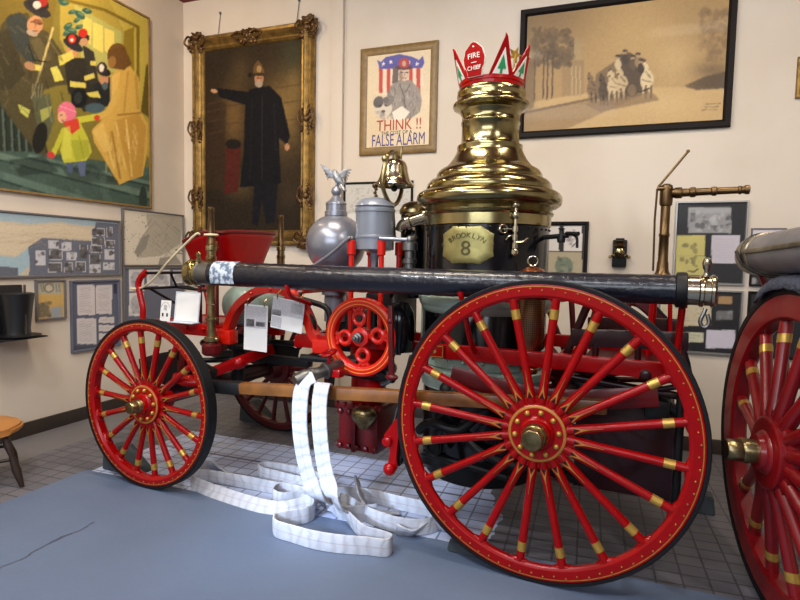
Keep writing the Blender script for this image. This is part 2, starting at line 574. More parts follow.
def canvas(name, wall, rect, art, out, base, m, parent, step=.009, tone=1.0, extra=None, emats=()):
    """flat picture, coloured point by point; base = thing origin"""
    a0, a1, z0, z1 = rect
    nu, nv = max(2, int((a1-a0)/step)), max(2, int((z1-z0)/step))
    us, vs = np.linspace(a0, a1, nu+1), np.linspace(z0, z1, nv+1)
    A, Z = np.meshgrid(us, vs); A, Z = A.ravel(), Z.ravel()
    if wall == 'back': W = np.stack([A, np.full_like(A, WY-out), Z], -1)
    else: W = np.stack([np.full_like(A, WX+out), A, Z], -1)
    px, py = proj_np(W)
    col = art.sample(px, py)*tone
    c = np.clip(col/255, 0, 1); c = np.where(c <= .04045, c/12.92, ((c+.055)/1.055)**2.4)
    idx = np.arange((nu+1)*(nv+1)).reshape(nv+1, nu+1)
    f = np.stack([idx[:-1, :-1], idx[:-1, 1:], idx[1:, 1:], idx[1:, :-1]], -1).reshape(-1, 4)
    me = bpy.data.meshes.new(name)
    me.from_pydata((W-np.array(base)).tolist(), [], f.tolist())
    at_ = me.color_attributes.new('Col', 'FLOAT_COLOR', 'POINT')
    at_.data.foreach_set('color', np.concatenate([c, np.ones((len(c), 1))], 1).ravel().astype(np.float32))
    me.materials.append(M[m])
    if extra:                                  # printed lettering, joined into the same flat picture
        b = bmesh.new(); b.from_mesh(me)
        q = MB(); extra(q); tmp = bpy.data.meshes.new('x'); q.bm.to_mesh(tmp); q.bm.free()
        tmp.transform(Matrix.Translation(-V(base)))
        for e in emats: me.materials.append(M[e])
        b.from_mesh(tmp); b.to_mesh(me); b.free(); bpy.data.meshes.remove(tmp)
    o = bpy.data.objects.new(name, me); C.objects.link(o); o.parent = parent
    return o


def moulding(mb, wall, rect, prof, base, mi=0):
    """mitred frame: prof = [(inset, out)] from outer edge inwards; rect = outer edges"""
    a0, a1, z0, z1 = rect; k = len(prof)
    for e in range(4):
        verts = []
        for (i, o) in prof:
            cs = [(a0+i, z0+i), (a1-i, z0+i), (a1-i, z1-i), (a0+i, z1-i)]
            for q in (cs[e], cs[(e+1) % 4]): verts.append(on_wall(wall, q[0], q[1], o) - base)
        fs = [(2*j, 2*j+1, 2*j+3, 2*j+2) for j in range(k-1)]
        mb.raw(verts, fs, mi)


def framed(name, label, cat, wall, rect, fw, depth, fm, art, group=None, m='print', step=.009, tone=1.0, extra=None, emats=(), prof=None, cname='picture', back=.004, inner=None):
    a0, a1, z0, z1 = rect
    base = on_wall(wall, (a0+a1)/2, z0, 0)
    t = thing(name, label, cat, base, 0, group)
    f = MB()
    p = prof or [(0, back), (0, depth*.8), (fw*.12, depth), (fw*.7, depth), (fw, depth*.55), (fw, back)]
    moulding(f, wall, rect, p, base)
    f.build('frame', fm, t)
    canvas(cname, wall, (a0+fw*.9, a1-fw*.9, z0+fw*.9, z1-fw*.9), art, depth*.5, base, m, t, step, tone, extra, emats)
    return t


def doc_lines(A, x0, y0, x1, y1, col=(150, 150, 158), gap=1.6, op=.5):
    y = y0
    while y < y1:
        A.line([(x0, y), (x0+(x1-x0)*A.r.uniform(.75, 1), y)], .5, col, 1, op); y += gap


def rectp(x0, y0, x1, y1): return [(x0, y0), (x1, y0), (x1, y1), (x0, y1)]


# --- big painting of firefighters, left wall
def art_fire():
    A = Art(-30, -20, 152, 212, 2, (124, 112, 50), 3)
    A.poly([(60, -20), (152, -20), (152, 160), (100, 120), (60, 40)], (170, 150, 66), 3)
    A.poly([(100, -20), (152, 10), (152, 110), (134, 96), (128, 40)], (186, 166, 74), 2)
    A.poly([(-30, -20), (60, -20), (50, 40), (-30, 60)], (118, 100, 42), 4)
    A.poly([(74, 4), (122, 32), (121, 75), (82, 62)], (176, 172, 96), 2)
    for x in (94, 105.5): A.poly([(x-1, 22+(x-94)*.5), (x+9, 26+(x-94)*.5), (x+9, 53+(x-94)*.3), (x-1, 47+(x-94)*.3)], (224, 204, 104), 1)
    A.poly([(83, 16), (92, 20), (91, 45), (83, 40)], (214, 196, 100), 1)
    A.line([(66, 0), (105, 10), (138, 27), (138, 80)], 3, (120, 100, 36), 2)
    A.poly([(124, 31), (134, 27), (134, 72), (123, 66)], (140, 118, 40), 1)
    A.line([(122, 30), (121, 72)], 1, (150, 158, 96))
    for x, y, r in ((64, 3, 5), (72, 12, 4), (80, 15, 6), (68, 26, 5), (77, 20, 4), (62, -2, 5), (87, 11, 5), (71, 31, 6), (66, 33, 4), (79, 27, 4), (70, -3, 4)):
        A.ell(x, y, r, r*.55, (54, 88, 74), A.r.uniform(-.8, .8)); A.ell(x+1, y-1, r*.6, r*.2, (96, 130, 104), A.r.uniform(-.6, .6))
    # railings and the dark left
    A.poly([(-30, 60), (30, 80), (50, 160), (-30, 165)], (46, 50, 40), 2)
    for x in (-22, -14, -6, 2, 10, 17, 24, 31): A.line([(x-1, 76), (x+3, 158)], 2.4, (80, 96, 88)); A.line([(x+1.4, 76), (x+5, 158)], 1, (30, 36, 32))
    # stairs / pavement
    A.poly([(-30, 150), (40, 152), (152, 168), (152, 212), (-30, 200)], (70, 88, 78), 2)
    for (p, q, w, c) in (((-30, 148), (152, 196), 7, (108, 128, 112)), ((-30, 166), (120, 212), 8, (98, 120, 108)), ((-30, 182), (60, 212), 7, (92, 112, 104)), ((30, 156), (152, 184), 4, (112, 132, 118))):
        A.line([p, q], w, c, 3, .8); A.line([(p[0], p[1]+w*.6), (q[0], q[1]+w*.6)], 2, (40, 54, 50), 2, .8)
    A.poly([(8, 160), (44, 156), (60, 172), (20, 176)], (38, 48, 44), 4, .6); A.poly([(60, 166), (92, 164), (124, 186), (70, 180)], (44, 56, 52), 4, .6)
    A.blobs((-20, 156, 150, 208), 50, 5, [(84, 106, 96), (58, 74, 68), (112, 130, 116)], .25, 3)
    # first man
    A.poly([(2, 24), (10, 14), (28, 13), (34, 26), (48, 32), (62, 52), (76, 70), (72, 84), (56, 86), (44, 90), (34, 112), (44, 130), (46, 156), (36, 152), (4, 110), (-6, 90), (-10, 50)], (78, 70, 46), 2)
    A.poly([(6, 18), (20, 12), (28, 20), (30, 46), (38, 60), (30, 64), (12, 44)], (58, 62, 58), 2)
    A.poly([(-14, 40), (8, 28), (26, 74), (10, 90), (-14, 90)], (64, 58, 40), 2)
    A.poly([(30, 40), (40, 38), (52, 60), (40, 62)], (96, 86, 58), 2)
    A.ell(35, 25, 8, 9.5, (186, 136, 98), .2); A.ell(38, 22, 5, 3, (130, 84, 60), .3); A.ell(32, 33, 6, 3, (170, 150, 130), .3)
    A.ell(37, 9, 15, 6, (48, 46, 46), .5); A.ell(38, 4, 11, 7, (44, 40, 40), .3); A.ell(43, 2, 4.5, 5, (150, 44, 36), .2); A.ell(37, 5, 4, 4, (190, 186, 176), .3)
    A.poly([(28, 62), (42, 66), (40, 71), (28, 69)], (206, 196, 90)); A.poly([(50, 68), (57, 66), (64, 80), (55, 82)], (206, 198, 92)); A.poly([(58, 56), (70, 52), (73, 60), (60, 66)], (204, 194, 84))
    A.line([(53, 28), (40, 72)], 2.2, (196, 176, 112)); A.line([(40, 72), (32, 98)], 1.6, (150, 140, 90))
    A.poly([(32, 96), (50, 94), (54, 120), (48, 140), (38, 130)], (88, 90, 66), 2); A.poly([(18, 104), (30, 110), (28, 118), (20, 112)], (190, 190, 90)); A.poly([(40, 110), (52, 106), (50, 116), (42, 122)], (160, 160, 84))
    A.ell(40, 138, 7, 16, (34, 34, 30), .2, 2)
    for x in (33, 36, 39, 42): A.line([(x, 84), (x-1, 97)], 1.2, (120, 116, 92))
    for k in range(46):
        x, y = A.r.uniform(-8, 66), A.r.uniform(26, 112); t = A.r.uniform(.6, 2.2)
        A.line([(x, y), (x+9*math.cos(t), y+9*math.sin(t))], 1.4, ((104, 94, 64), (50, 46, 34), (122, 110, 76))[k % 3], 2, .45)
    A.line([(28, 44), (34, 60), (46, 62)], 1.4, (34, 32, 26), 1, .8); A.line([(46, 36), (60, 56), (70, 70)], 1.2, (120, 108, 72), 1, .7)
    A.line([(31, 22), (34, 22)], 1.2, (60, 44, 36)); A.line([(38, 23), (41, 24)], 1.2, (60, 44, 36)); A.line([(36, 24), (35, 28)], 1, (150, 96, 70)); A.line([(33, 31), (38, 31)], 1, (110, 62, 52))
    A.ell(30, 66, 6, 4, (170, 128, 92), .4); A.line([(46, 96), (52, 122)], 2, (118, 118, 88), 1, .7)
    # other firemen
    A.poly([(64, 58), (88, 58), (98, 80), (104, 104), (84, 112), (68, 92)], (48, 44, 38), 2)
    A.poly([(82, 44), (94, 52), (99, 84), (90, 86)], (54, 52, 46), 2)
    A.poly([(94, 84), (112, 76), (112, 106), (96, 108)], (38, 40, 42), 2)
    A.ell(72, 52, 5.5, 6.5, (196, 136, 98)); A.ell(73, 45, 11, 4.5, (46, 46, 50), .55); A.ell(73, 39, 7.5, 5.5, (54, 34, 34), .3); A.ell(72, 39, 4, 4.5, (196, 50, 40)); A.ell(72, 40, 1.4, 2, (230, 220, 200))
    A.ell(84, 37, 6, 4, (44, 44, 48), .4); A.ell(83, 33, 4.5, 4.5, (186, 46, 36)); A.ell(84, 42, 4, 4, (186, 140, 104))
    A.ell(104, 80, 4.5, 5.5, (190, 136, 100)); A.ell(104, 72, 7, 4, (40, 40, 44), .3); A.ell(102, 68, 5, 6, (58, 50, 50)); A.ell(101.5, 68, 2.6, 4, (224, 214, 196)); A.ell(105, 86, 3, 4, (80, 96, 100))
    for q in ([(70, 81), (86, 83), (86, 88), (70, 87)], [(90, 61), (96, 61), (96, 66), (90, 65)], [(84, 76), (94, 73), (95, 78), (85, 81)], [(86, 93), (98, 91), (101, 98), (90, 97)], [(62, 56), (72, 50), (74, 58), (64, 64)]): A.poly(q, (206, 192, 92))
    A.ell(79, 98, 8, 10, (26, 28, 30), .2); A.ell(78, 98, 4, 6, (48, 50, 50), .2); A.ell(95, 108, 10, 5, (72, 92, 100), 0, 2)
    # woman in a tan coat
    A.poly([(104, 118), (112, 104), (112, 76), (118, 68), (130, 66), (139, 78), (140, 110), (148, 124), (148, 146), (143, 176), (130, 180), (119, 185), (107, 164), (94, 142), (92, 130)], (206, 166, 80), 1)
    A.poly([(116, 120), (139, 114), (146, 128), (142, 176), (130, 180)], (190, 146, 66), 2); A.line([(118, 115), (140, 113)], 2, (160, 120, 54)); A.line([(112, 132), (120, 178)], 2, (160, 120, 54), 2)
    A.line([(126, 120), (132, 176)], 1.6, (222, 186, 104), 2); A.line([(104, 134), (114, 168)], 1.6, (226, 190, 106), 2); A.line([(128, 72), (124, 112)], 1.6, (184, 142, 66), 2)
    for k in range(30):
        x, y = A.r.uniform(106, 138), A.r.uniform(120, 158)
        A.line([(x, y), (x+A.r.uniform(-3, 4), y+A.r.uniform(8, 16))], 1.6, ((228, 194, 118), (172, 130, 60), (238, 206, 132))[k % 3], 2, .4)
    A.poly([(110, 76), (120, 72), (116, 104), (110, 108)], (222, 184, 100), 2, .8); A.line([(136, 76), (138, 108)], 3, (170, 128, 58), 2, .6); A.poly([(92, 132), (103, 122), (112, 150), (104, 152)], (224, 188, 104), 2, .7)
    A.line([(118, 92), (108, 112), (99, 117)], 6, (210, 172, 86)); A.poly([(118, 182), (107, 166), (119, 186)], (90, 70, 40))
    A.ell(117, 55, 9.5, 12, (112, 80, 40), .15); A.poly([(108, 50), (124, 46), (132, 64), (124, 70), (110, 68)], (106, 74, 38), 1); A.ell(112, 62, 4, 6, (150, 110, 60), .2)
    A.poly([(146, 66), (150, 60), (152, 120), (141, 112)], (94, 80, 34), 2); A.ell(143, 200, 4, 14, (50, 60, 52))
    # child
    A.poly([(66, 126), (80, 122), (88, 138), (92, 152), (86, 161), (64, 163), (60, 150)], (190, 188, 62), 1); A.poly([(70, 140), (88, 140), (90, 156), (76, 162)], (166, 168, 56), 2)
    A.line([(78, 120), (97, 117)], 6.5, (196, 192, 66)); A.line([(64, 130), (57, 146), (53, 154)], 5.5, (186, 184, 60)); A.ell(97, 118, 3, 3, (206, 70, 50)); A.ell(51, 155, 4, 3.4, (196, 60, 60), .5)
    A.ell(67, 112, 9, 10.5, (220, 112, 136), -.2); A.ell(62, 117, 4.5, 6, (222, 164, 128)); A.poly([(64, 122), (78, 118), (80, 128), (72, 134), (66, 128)], (204, 66, 48), 1); A.line([(60, 106), (76, 112)], .8, (240, 160, 176))
    A.poly([(64, 128), (70, 126), (72, 158), (62, 160)], (206, 204, 84), 2, .7); A.line([(79, 136), (84, 158)], 1.4, (146, 146, 44), 2, .7); A.line([(62, 120), (64, 122)], .8, (120, 70, 60)); A.line([(60.5, 115), (62, 115)], .9, (70, 50, 50))
    A.poly([(77, 162), (86, 161), (85, 176), (80, 176)], (92, 104, 132)); A.poly([(66, 163), (74, 163), (72, 174), (68, 172)], (80, 92, 116))
    A.grain(1.6, 3); A.grain(1.5, 0)
    return A


def art_portrait():
    A = Art(192, 20, 316, 246, 2, (46, 36, 24), 5)
    A.glow(282, 112, 22, 38, (132, 104, 58), .95); A.glow(234, 116, 12, 34, (108, 82, 46), .9); A.glow(294, 84, 9, 26, (126, 102, 58), .8); A.glow(240, 70, 10, 16, (84, 66, 40), .7)
    for y_ in (84, 100, 118, 136, 152): A.line([(276, y_+4), (303, y_)], 1.2, (74, 56, 32), 2, .6); A.line([(226, y_+6), (246, y_+4)], 1.2, (64, 48, 30), 2, .5)
    A.glow(215, 60, 20, 20, (44, 36, 26), .8); A.glow(292, 52, 12, 18, (60, 58, 40), .9)
    A.poly([(206, 96), (226, 104), (224, 182), (206, 200)], (52, 38, 26), 3, .8)
    for q in (104, 112, 122, 134): A.line([(208, q), (226, q-4)], .8, (86, 64, 40), 1, .7)
    A.poly([(206, 190), (304, 186), (304, 240), (206, 240)], (40, 32, 24), 5, .9); A.glow(240, 190, 14, 10, (78, 62, 40), .8); A.glow(290, 196, 14, 12, (62, 50, 34), .7)
    A.poly([(226, 142), (241, 144), (238, 192), (224, 194)], (74, 30, 24), 2); A.ell(233, 144, 8, 5, (28, 24, 22), 0, 2)
    A.poly([(249, 90), (258, 87), (270, 86), (281, 97), (286, 118), (290, 136), (287, 145), (279, 138), (281, 183), (268, 186), (240, 187), (244, 150), (245, 108)], (17, 17, 21), 2)
    A.poly([(217, 88), (250, 92), (249, 106), (219, 97)], (18, 18, 22), 1)
    A.line([(262, 96), (262, 180)], .7, (44, 44, 46), 1, .6); A.line([(252, 100), (250, 180)], 1, (34, 34, 38), 2, .7); A.line([(274, 104), (276, 150)], 1, (36, 36, 40), 2, .7)
    A.poly([(254, 184), (278, 183), (275, 222), (266, 224), (262, 200), (258, 226), (252, 224)], (20, 21, 27), 2)
    A.ell(214, 91, 3.4, 2, (186, 140, 104), .2); A.ell(287, 147, 2.4, 3.6, (176, 128, 92))
    A.ell(259, 79, 4.6, 6.2, (170, 122, 90)); A.ell(259, 84, 4, 3.4, (156, 140, 122)); A.line([(257, 78), (261.5, 78)], 1, (96, 60, 44)); A.ell(259, 80.5, 1, 1.6, (190, 140, 106))
    A.ell(259, 73, 9.2, 3.2, (60, 44, 30)); A.poly([(253, 73), (254, 65), (258, 60), (262, 64), (265, 73)], (96, 72, 44), 1); A.ell(259, 69, 2.4, 3.6, (156, 122, 76)); A.ell(250, 75, 2.5, 2.5, (30, 24, 20))
    A.grain(2.0, 4)
    return A


def art_poster():
    A = Art(360, 40, 440, 158, 3, (226, 206, 172), 2)
    A.glow(375, 130, 20, 30, (214, 190, 152), .6)
    sh = [(377, 60), (381, 62), (386, 57), (400, 54), (413, 57), (419, 60), (423, 56), (424.5, 62), (422, 68), (424, 84), (420, 93), (401, 101), (382, 94), (378, 84), (380, 68)]
    A.poly(sh, (232, 214, 190), 1)
    for i, x in enumerate((379, 386.8, 394, 401.6, 409, 416.5)): A.poly([(x, 66), (x+3.7, 66), (x+3.7, 93), (x, 93)], (196, 74, 58), 1)
    A.poly([(377, 60), (381, 62), (386, 57), (400, 54), (413, 57), (419, 60), (423, 56), (424.5, 62), (422, 68), (380, 69)], (92, 88, 160), 1)
    for x, y in ((383.5, 64), (391, 62), (409, 62), (417, 64)):
        A.poly([(x+2.3*(.45 if k % 2 else 1)*math.sin(k*PI/5), y-2.3*(.45 if k % 2 else 1)*math.cos(k*PI/5)) for k in range(10)], (240, 230, 214), 0)
    # bust of a man in a coat and helmet, a big dog against his arm
    A.poly([(391, 86), (398, 80), (410, 80), (419, 88), (422, 100), (420, 112), (410, 119), (392, 119), (386, 108), (387, 94)], (150, 140, 130), 2)
    for k in range(60):
        x, y = A.r.uniform(388, 420), A.r.uniform(84, 114); a = A.r.uniform(.9, 2.2)
        A.line([(x, y), (x+5*math.cos(a), y+5*math.sin(a))], .7, (92, 84, 80) if k % 3 else (196, 184, 168), 1, .55)
    A.line([(400, 84), (404, 96), (406, 116)], 1, (78, 70, 68), 1, .8); A.line([(410, 84), (406, 92)], 1, (84, 76, 72), 1, .8)
    A.poly([(393, 66), (399, 68), (398, 82), (392, 84)], (110, 96, 90), 1)
    A.ell(404, 74, 5.4, 7.2, (212, 186, 162)); A.ell(400.8, 76, 1.8, 6, (150, 124, 108), 0, 1, .8); A.line([(401, 72.5), (403, 72.4)], 1, (60, 50, 50)); A.line([(405.5, 72.4), (408, 72.6)], 1, (60, 50, 50)); A.line([(402.5, 78), (406, 78)], .8, (120, 70, 64)); A.line([(404.4, 73), (404.8, 76)], .7, (150, 116, 100))
    A.ell(404, 67.5, 8.8, 2.4, (96, 64, 64)); A.ell(404, 63, 5.6, 5, (176, 72, 66)); A.ell(404, 63.5, 2, 3, (206, 160, 140))
    A.ell(383, 108, 9, 9.5, (214, 200, 180), .3, 2); A.ell(378.5, 102, 5, 6, (86, 78, 78), .5, 2); A.ell(389, 101, 4, 6.5, (124, 114, 108), .8, 2); A.ell(386, 100, 3, 3, (96, 88, 86), 0, 2)
    A.ell(380.5, 106, 1.1, .9, (50, 44, 44)); A.ell(386, 105.5, 1.1, .9, (50, 44, 44)); A.ell(383, 111.5, 2, 1.6, (56, 48, 48)); A.line([(383, 112), (383, 115)], .8, (80, 72, 70))
    A.poly([(392, 112), (402, 106), (410, 112), (404, 120), (394, 120)], (232, 222, 204), 2); A.blobs((375, 112, 396, 119), 12, 2, [(196, 184, 166), (150, 140, 130)], .5)
    A.grain(3, 1)
    return A


def art_photo():
    A = Art(516, -8, 740, 142, 2, (172, 140, 92), 4)
    A.glow(640, 30, 60, 50, (196, 162, 108), .9); A.glow(540, 20, 40, 30, (160, 130, 90), .7); A.glow(710, 20, 40, 30, (168, 138, 92), .6)
    A.poly([(520, 104), (580, 94), (640, 88), (732, 86), (732, 132), (520, 140)], (196, 164, 112), 4); A.poly([(520, 112), (600, 98), (640, 96), (560, 132), (520, 136)], (140, 112, 74), 4, .7)
    A.poly([(570, 34), (582, 40), (580, 96), (566, 96)], (176, 150, 108), 1); A.poly([(562, 60), (584, 60), (584, 94), (562, 96)], (158, 130, 90), 2)
    for x in (572, 576, 580): A.line([(x, 66), (x, 94)], .9, (196, 172, 126))
    A.blobs((532, 28, 572, 66), 190, 3, [(88, 72, 52), (112, 92, 66), (74, 58, 42), (132, 108, 76)], .5, 1)
    for x, y in ((543, 98), (552, 98), (534, 102), (547, 100)): A.line([(x, y), (x+1, 55)], 1.4, (78, 62, 44))
    A.poly([(522, 64), (534, 58), (534, 108), (522, 112)], (124, 100, 70), 3, .8); A.line([(524, 113), (600, 97)], 2.4, (116, 92, 62), 2)
    A.blobs((700, 10, 732, 60), 120, 3, [(140, 112, 76), (116, 92, 62)], .35, 2)
    A.poly([(684, 86), (706, 76), (732, 70), (732, 88), (696, 90)], (84, 66, 44), 3); A.glow(712, 70, 20, 8, (100, 80, 54), .7)
    A.glow(674, 60, 20, 24, (206, 176, 124), .6); A.glow(668, 104, 40, 14, (210, 180, 128), .7)
    A.glow(540, 8, 50, 40, (120, 98, 68), .55); A.glow(522, 60, 14, 60, (120, 98, 68), .5)
    def horse(x, y, k, body, dark):
        A.ell(x, y, 5.5*k, 8*k, body, .15); A.ell(x-1.5*k, y-9*k, 2.6*k, 4.6*k, body, .35); A.ell(x-3*k, y-12*k, 2*k, 3.4*k, body, .6)
        A.line([(x-4*k, y-14*k), (x-2.5*k, y-16*k)], 1.1*k, dark); A.ell(x-3.4*k, y-9.5*k, 1, 1, dark); A.line([(x-1*k, y-7*k), (x+3*k, y-2*k)], 1*k, dark, 1, .8); A.line([(x-4*k, y), (x+4*k, y+2*k)], .9*k, dark, 1, .7)
        for dx in (-3.4, -1, 1.6, 3.6): A.line([(x+dx*k, y+5*k), (x+dx*k+A.r.uniform(-1, 1), y+15*k)], 1.5*k, dark if dx in (-1, 3.6) else body, 1, .9)
    A.poly([(596, 74), (614, 62), (642, 60), (652, 78), (648, 94), (610, 102), (594, 98)], (116, 94, 66), 2, .85)
    A.poly([(616, 56), (628, 52), (646, 60), (646, 90), (622, 92)], (78, 62, 46), 2, .9)
    horse(592, 88, .95, (128, 104, 74), (58, 46, 36)); horse(604, 90, 1.0, (84, 66, 48), (46, 36, 28)); horse(613, 86, 1.05, (206, 182, 140), (84, 66, 48)); horse(622, 84, 1.05, (196, 172, 130), (70, 56, 42)); horse(647, 80, 1.2, (218, 196, 154), (92, 74, 54))
    for x, y, c in ((618, 58, (206, 184, 144)), (625, 53, (70, 56, 42)), (633, 58, (96, 78, 58)), (638, 56, (150, 124, 90)), (641, 62, (64, 50, 38))):
        A.ell(x, y, 2.2, 2.6, (180, 150, 112)); A.ell(x, y+6.5, 3.4, 5.4, c); A.ell(x, y-2.2, 2.6, 1.3, (60, 48, 38))
    A.line([(626, 88), (640, 92), (650, 88)], 1.4, (58, 46, 36)); A.ell(632, 90, 6, 7.5, (70, 56, 42), 0, 1, .7); A.ell(632, 90, 4.4, 5.8, (140, 114, 80), 0, 1, .7)
    A.poly([(584, 104), (652, 92), (660, 100), (600, 112)], (130, 104, 72), 3, .7)
    for x, y in ((706, 104), (704, 107), (702, 110)): A.line([(x, y), (x+15, y-.5)], .7, (90, 72, 50), 1, .7)
    A.grain(1.6, 3); A.grain(1.5, 0)
    return A


def art_map():
    A = Art(-24, 206, 122, 282, 3, (196, 182, 158), 6)
    A.poly([(-24, 206), (122, 216), (122, 226), (84, 226), (60, 222), (30, 224), (-24, 218)], (158, 176, 184), 1)
    A.poly([(-24, 222), (30, 226), (60, 224), (90, 230), (92, 240), (60, 236), (40, 238), (30, 250), (16, 256), (-24, 252)], (206, 190, 162), 1)
    A.poly([(-24, 254), (16, 257), (28, 248), (34, 262), (18, 276), (-24, 274)], (158, 182, 190), 1); A.poly([(-24, 264), (18, 268), (18, 280), (-24, 280)], (96, 100, 110), 1)
    A.poly([(28, 247), (42, 238), (60, 239), (92, 241), (96, 222), (122, 224), (122, 282), (28, 282), (30, 264)], (100, 104, 118), 1)
    for k in range(26): A.line([(A.r.uniform(-20, 80), A.r.uniform(224, 250)), (A.r.uniform(-20, 80), A.r.uniform(224, 250))], .4, (170, 150, 122), 1, .4)
    for (x, y, w, h) in ((36, 251, 9, 14), (50, 250, 12, 9), (49, 241, 9, 7), (62, 243, 9, 7), (67, 253, 9, 7), (80, 245, 7, 13), (92, 229, 12, 6), (107, 228, 5, 8), (92, 238, 12, 6), (106, 241, 8, 6), (91, 246, 10, 6), (105, 250, 9, 9), (90, 255, 10, 8), (104, 263, 10, 6), (49, 263, 12, 9), (65, 263, 7, 9), (76, 262, 9, 9), (90, 265, 10, 7)):
        A.poly(rectp(x-.6, y-.6, x+w+.6, y+h+.6), (186, 186, 190), 0); A.poly(rectp(x, y, x+w, y+h), (92, 90, 92) if A.r.rand() > .3 else (196, 194, 198), 0)
        A.blobs((x, y, x+w, y+h), 4, 1.6, [(150, 148, 148), (60, 58, 60)], .7, 1)
    A.grain(3, 1); return A


def art_map2():
    A = Art(120, 206, 192, 268, 3, (214, 204, 184), 7)
    A.poly([(146, 214), (184, 216), (180, 244), (168, 252), (160, 256), (138, 258), (134, 252), (142, 236), (148, 228)], (176, 168, 150), 1)
    for k in range(40):
        x, y = A.r.uniform(136, 176), A.r.uniform(218, 254); a = A.r.uniform(.6, .9) if k % 2 else A.r.uniform(2.2, 2.5)
        A.line([(x, y), (x+9*math.cos(a), y+9*math.sin(a))], .4, (112, 106, 98), 1, .5)
    A.poly([(135, 252), (142, 238), (150, 234), (146, 248), (138, 257)], (132, 126, 116), 1, .7); A.poly([(160, 258), (176, 256), (182, 264), (158, 265)], (150, 144, 132), 1)
    for k in range(30): A.ell(A.r.uniform(124, 146), A.r.uniform(214, 262), .5, .5, (110, 104, 96), 0, 0)
    A.line([(176, 250), (186, 251)], 1.2, (90, 86, 82)); A.line([(176, 253), (186, 254)], 1, (90, 86, 82)); A.grain(2.5, 1); return A


def art_prints():
    A = Art(120, 262, 192, 336, 3, (96, 100, 116), 8)
    for (x0, y0, x1, y1) in ((129, 269, 144, 291), (129, 293, 144, 316), (147, 270, 170, 286), (173, 270, 186, 283)):
        A.poly(rectp(x0, y0, x1, y1), (214, 210, 206), 0); A.ell((x0+x1)/2, (y0+y1)/2, (x1-x0)*.4, (y1-y0)*.4, (178, 176, 178)); A.blobs((x0+2, y0+3, x1-2, y1-2), 12, 2, [(150, 148, 152), (190, 188, 190), (120, 118, 122)], .6, 1)
    A.grain(2, 1); return A


def art_doc():
    A = Art(66, 276, 122, 358, 3, (88, 92, 110), 9)
    for (x0, y0, x1, y1) in ((77.5, 285, 95, 315), (96, 285, 112, 314), (77, 318.5, 96.5, 344), (99, 317, 114, 323), (99, 325, 114, 331.5), (99, 333.5, 108, 340)):
        A.poly(rectp(x0, y0, x1, y1), (206, 198, 196), 0); doc_lines(A, x0+2, y0+3, x1-2, y1-2, (150, 142, 142))
    A.poly(rectp(114, 284, 117, 294), (44, 44, 66), 0); A.poly(rectp(66, 346, 122, 358), (70, 74, 88)); A.grain(1.5, 1); return A


def art_badge():
    A = Art(30, 278, 68, 322, 3, (196, 160, 92), 10)
    A.poly([(36, 282), (62, 282), (62, 294), (36, 294)], (170, 166, 150), 2); A.ell(49, 288, 5, 5, (120, 110, 90)); A.ell(49, 288, 3.4, 3.4, (190, 180, 156))
    for x in (41, 43, 56, 59): A.line([(x, 284), (x+1, 292)], 1, (120, 112, 96))
    A.poly([(37, 304), (46, 302), (52, 316), (37, 318)], (120, 108, 84), 2); A.poly([(50, 308), (62, 306), (62, 318), (52, 318)], (150, 156, 160), 2); A.blobs((37, 303, 50, 316), 12, 2, [(90, 82, 66), (140, 126, 96)], .6, 1); A.grain(3, 1); return A


def art_docs_top():
    A = Art(668, 196, 752, 292, 3, (30, 30, 34), 11)
    A.poly(rectp(688, 207.5, 731.5, 233.5), (146, 146, 148), 1); A.blobs((690, 212, 730, 232), 40, 2.6, [(100, 100, 102), (186, 186, 188), (70, 70, 72), (160, 160, 160)], .6, 1); A.poly(rectp(689, 208, 731, 213), (176, 176, 176), 2, .6)
    A.poly(rectp(675.5, 235.5, 705, 275), (196, 186, 112), 1); A.blobs((681, 242, 696, 252), 8, 2, [(120, 114, 74)], .6, 1); A.blobs((680, 256, 698, 266), 8, 2.4, [(110, 104, 70)], .6, 1); A.line([(688, 271), (694, 272), (698, 269)], 1.2, (80, 76, 56)); A.line([(676, 256), (704, 256)], .6, (150, 142, 90))
    A.poly(rectp(711.5, 235.5, 740, 263.5), (196, 190, 200), 1); doc_lines(A, 714, 239, 737, 260, (180, 172, 186), 2); A.grain(1.5, 1); return A


def art_docs_low():
    A = Art(644, 284, 752, 362, 3, (26, 26, 30), 12)
    A.poly(rectp(660, 303, 711, 326), (206, 194, 164), 1); doc_lines(A, 662, 306, 708, 322, (150, 140, 116), 2.4, .5); A.ell(699, 311, 3, 3, (160, 150, 126)); A.ell(699, 311, 2.4, 2.4, (206, 194, 164))
    A.poly(rectp(718, 296.5, 732, 304), (166, 132, 90)); A.poly(rectp(716, 311, 733, 320), (110, 112, 112)); A.blobs((717, 312, 732, 319), 8, 1.6, [(80, 80, 80), (150, 150, 150)], .6)
    A.poly(rectp(659, 327, 680, 345), (204, 210, 220)); A.poly(rectp(685, 332.5, 703.5, 342.5), (206, 204, 176)); doc_lines(A, 687, 335, 701, 341, (150, 150, 130)); A.poly(rectp(706, 330, 735, 348.5), (206, 202, 216)); A.grain(1.5, 1); return A


def art_behind():
    A = Art(340, 180, 416, 275, 3, (196, 192, 182), 13)
    for k in range(60):
        x, y = A.r.uniform(350, 408), A.r.uniform(188, 212); A.line([(x, y), (x+A.r.uniform(-4, 4), y+A.r.uniform(-3, 3))], .5, (130, 128, 122), 1, .7)
    A.line([(346, 211), (410, 211)], .8, (140, 138, 134)); A.poly(rectp(340, 214, 416, 275), (214, 210, 204)); A.grain(2, 1); return A


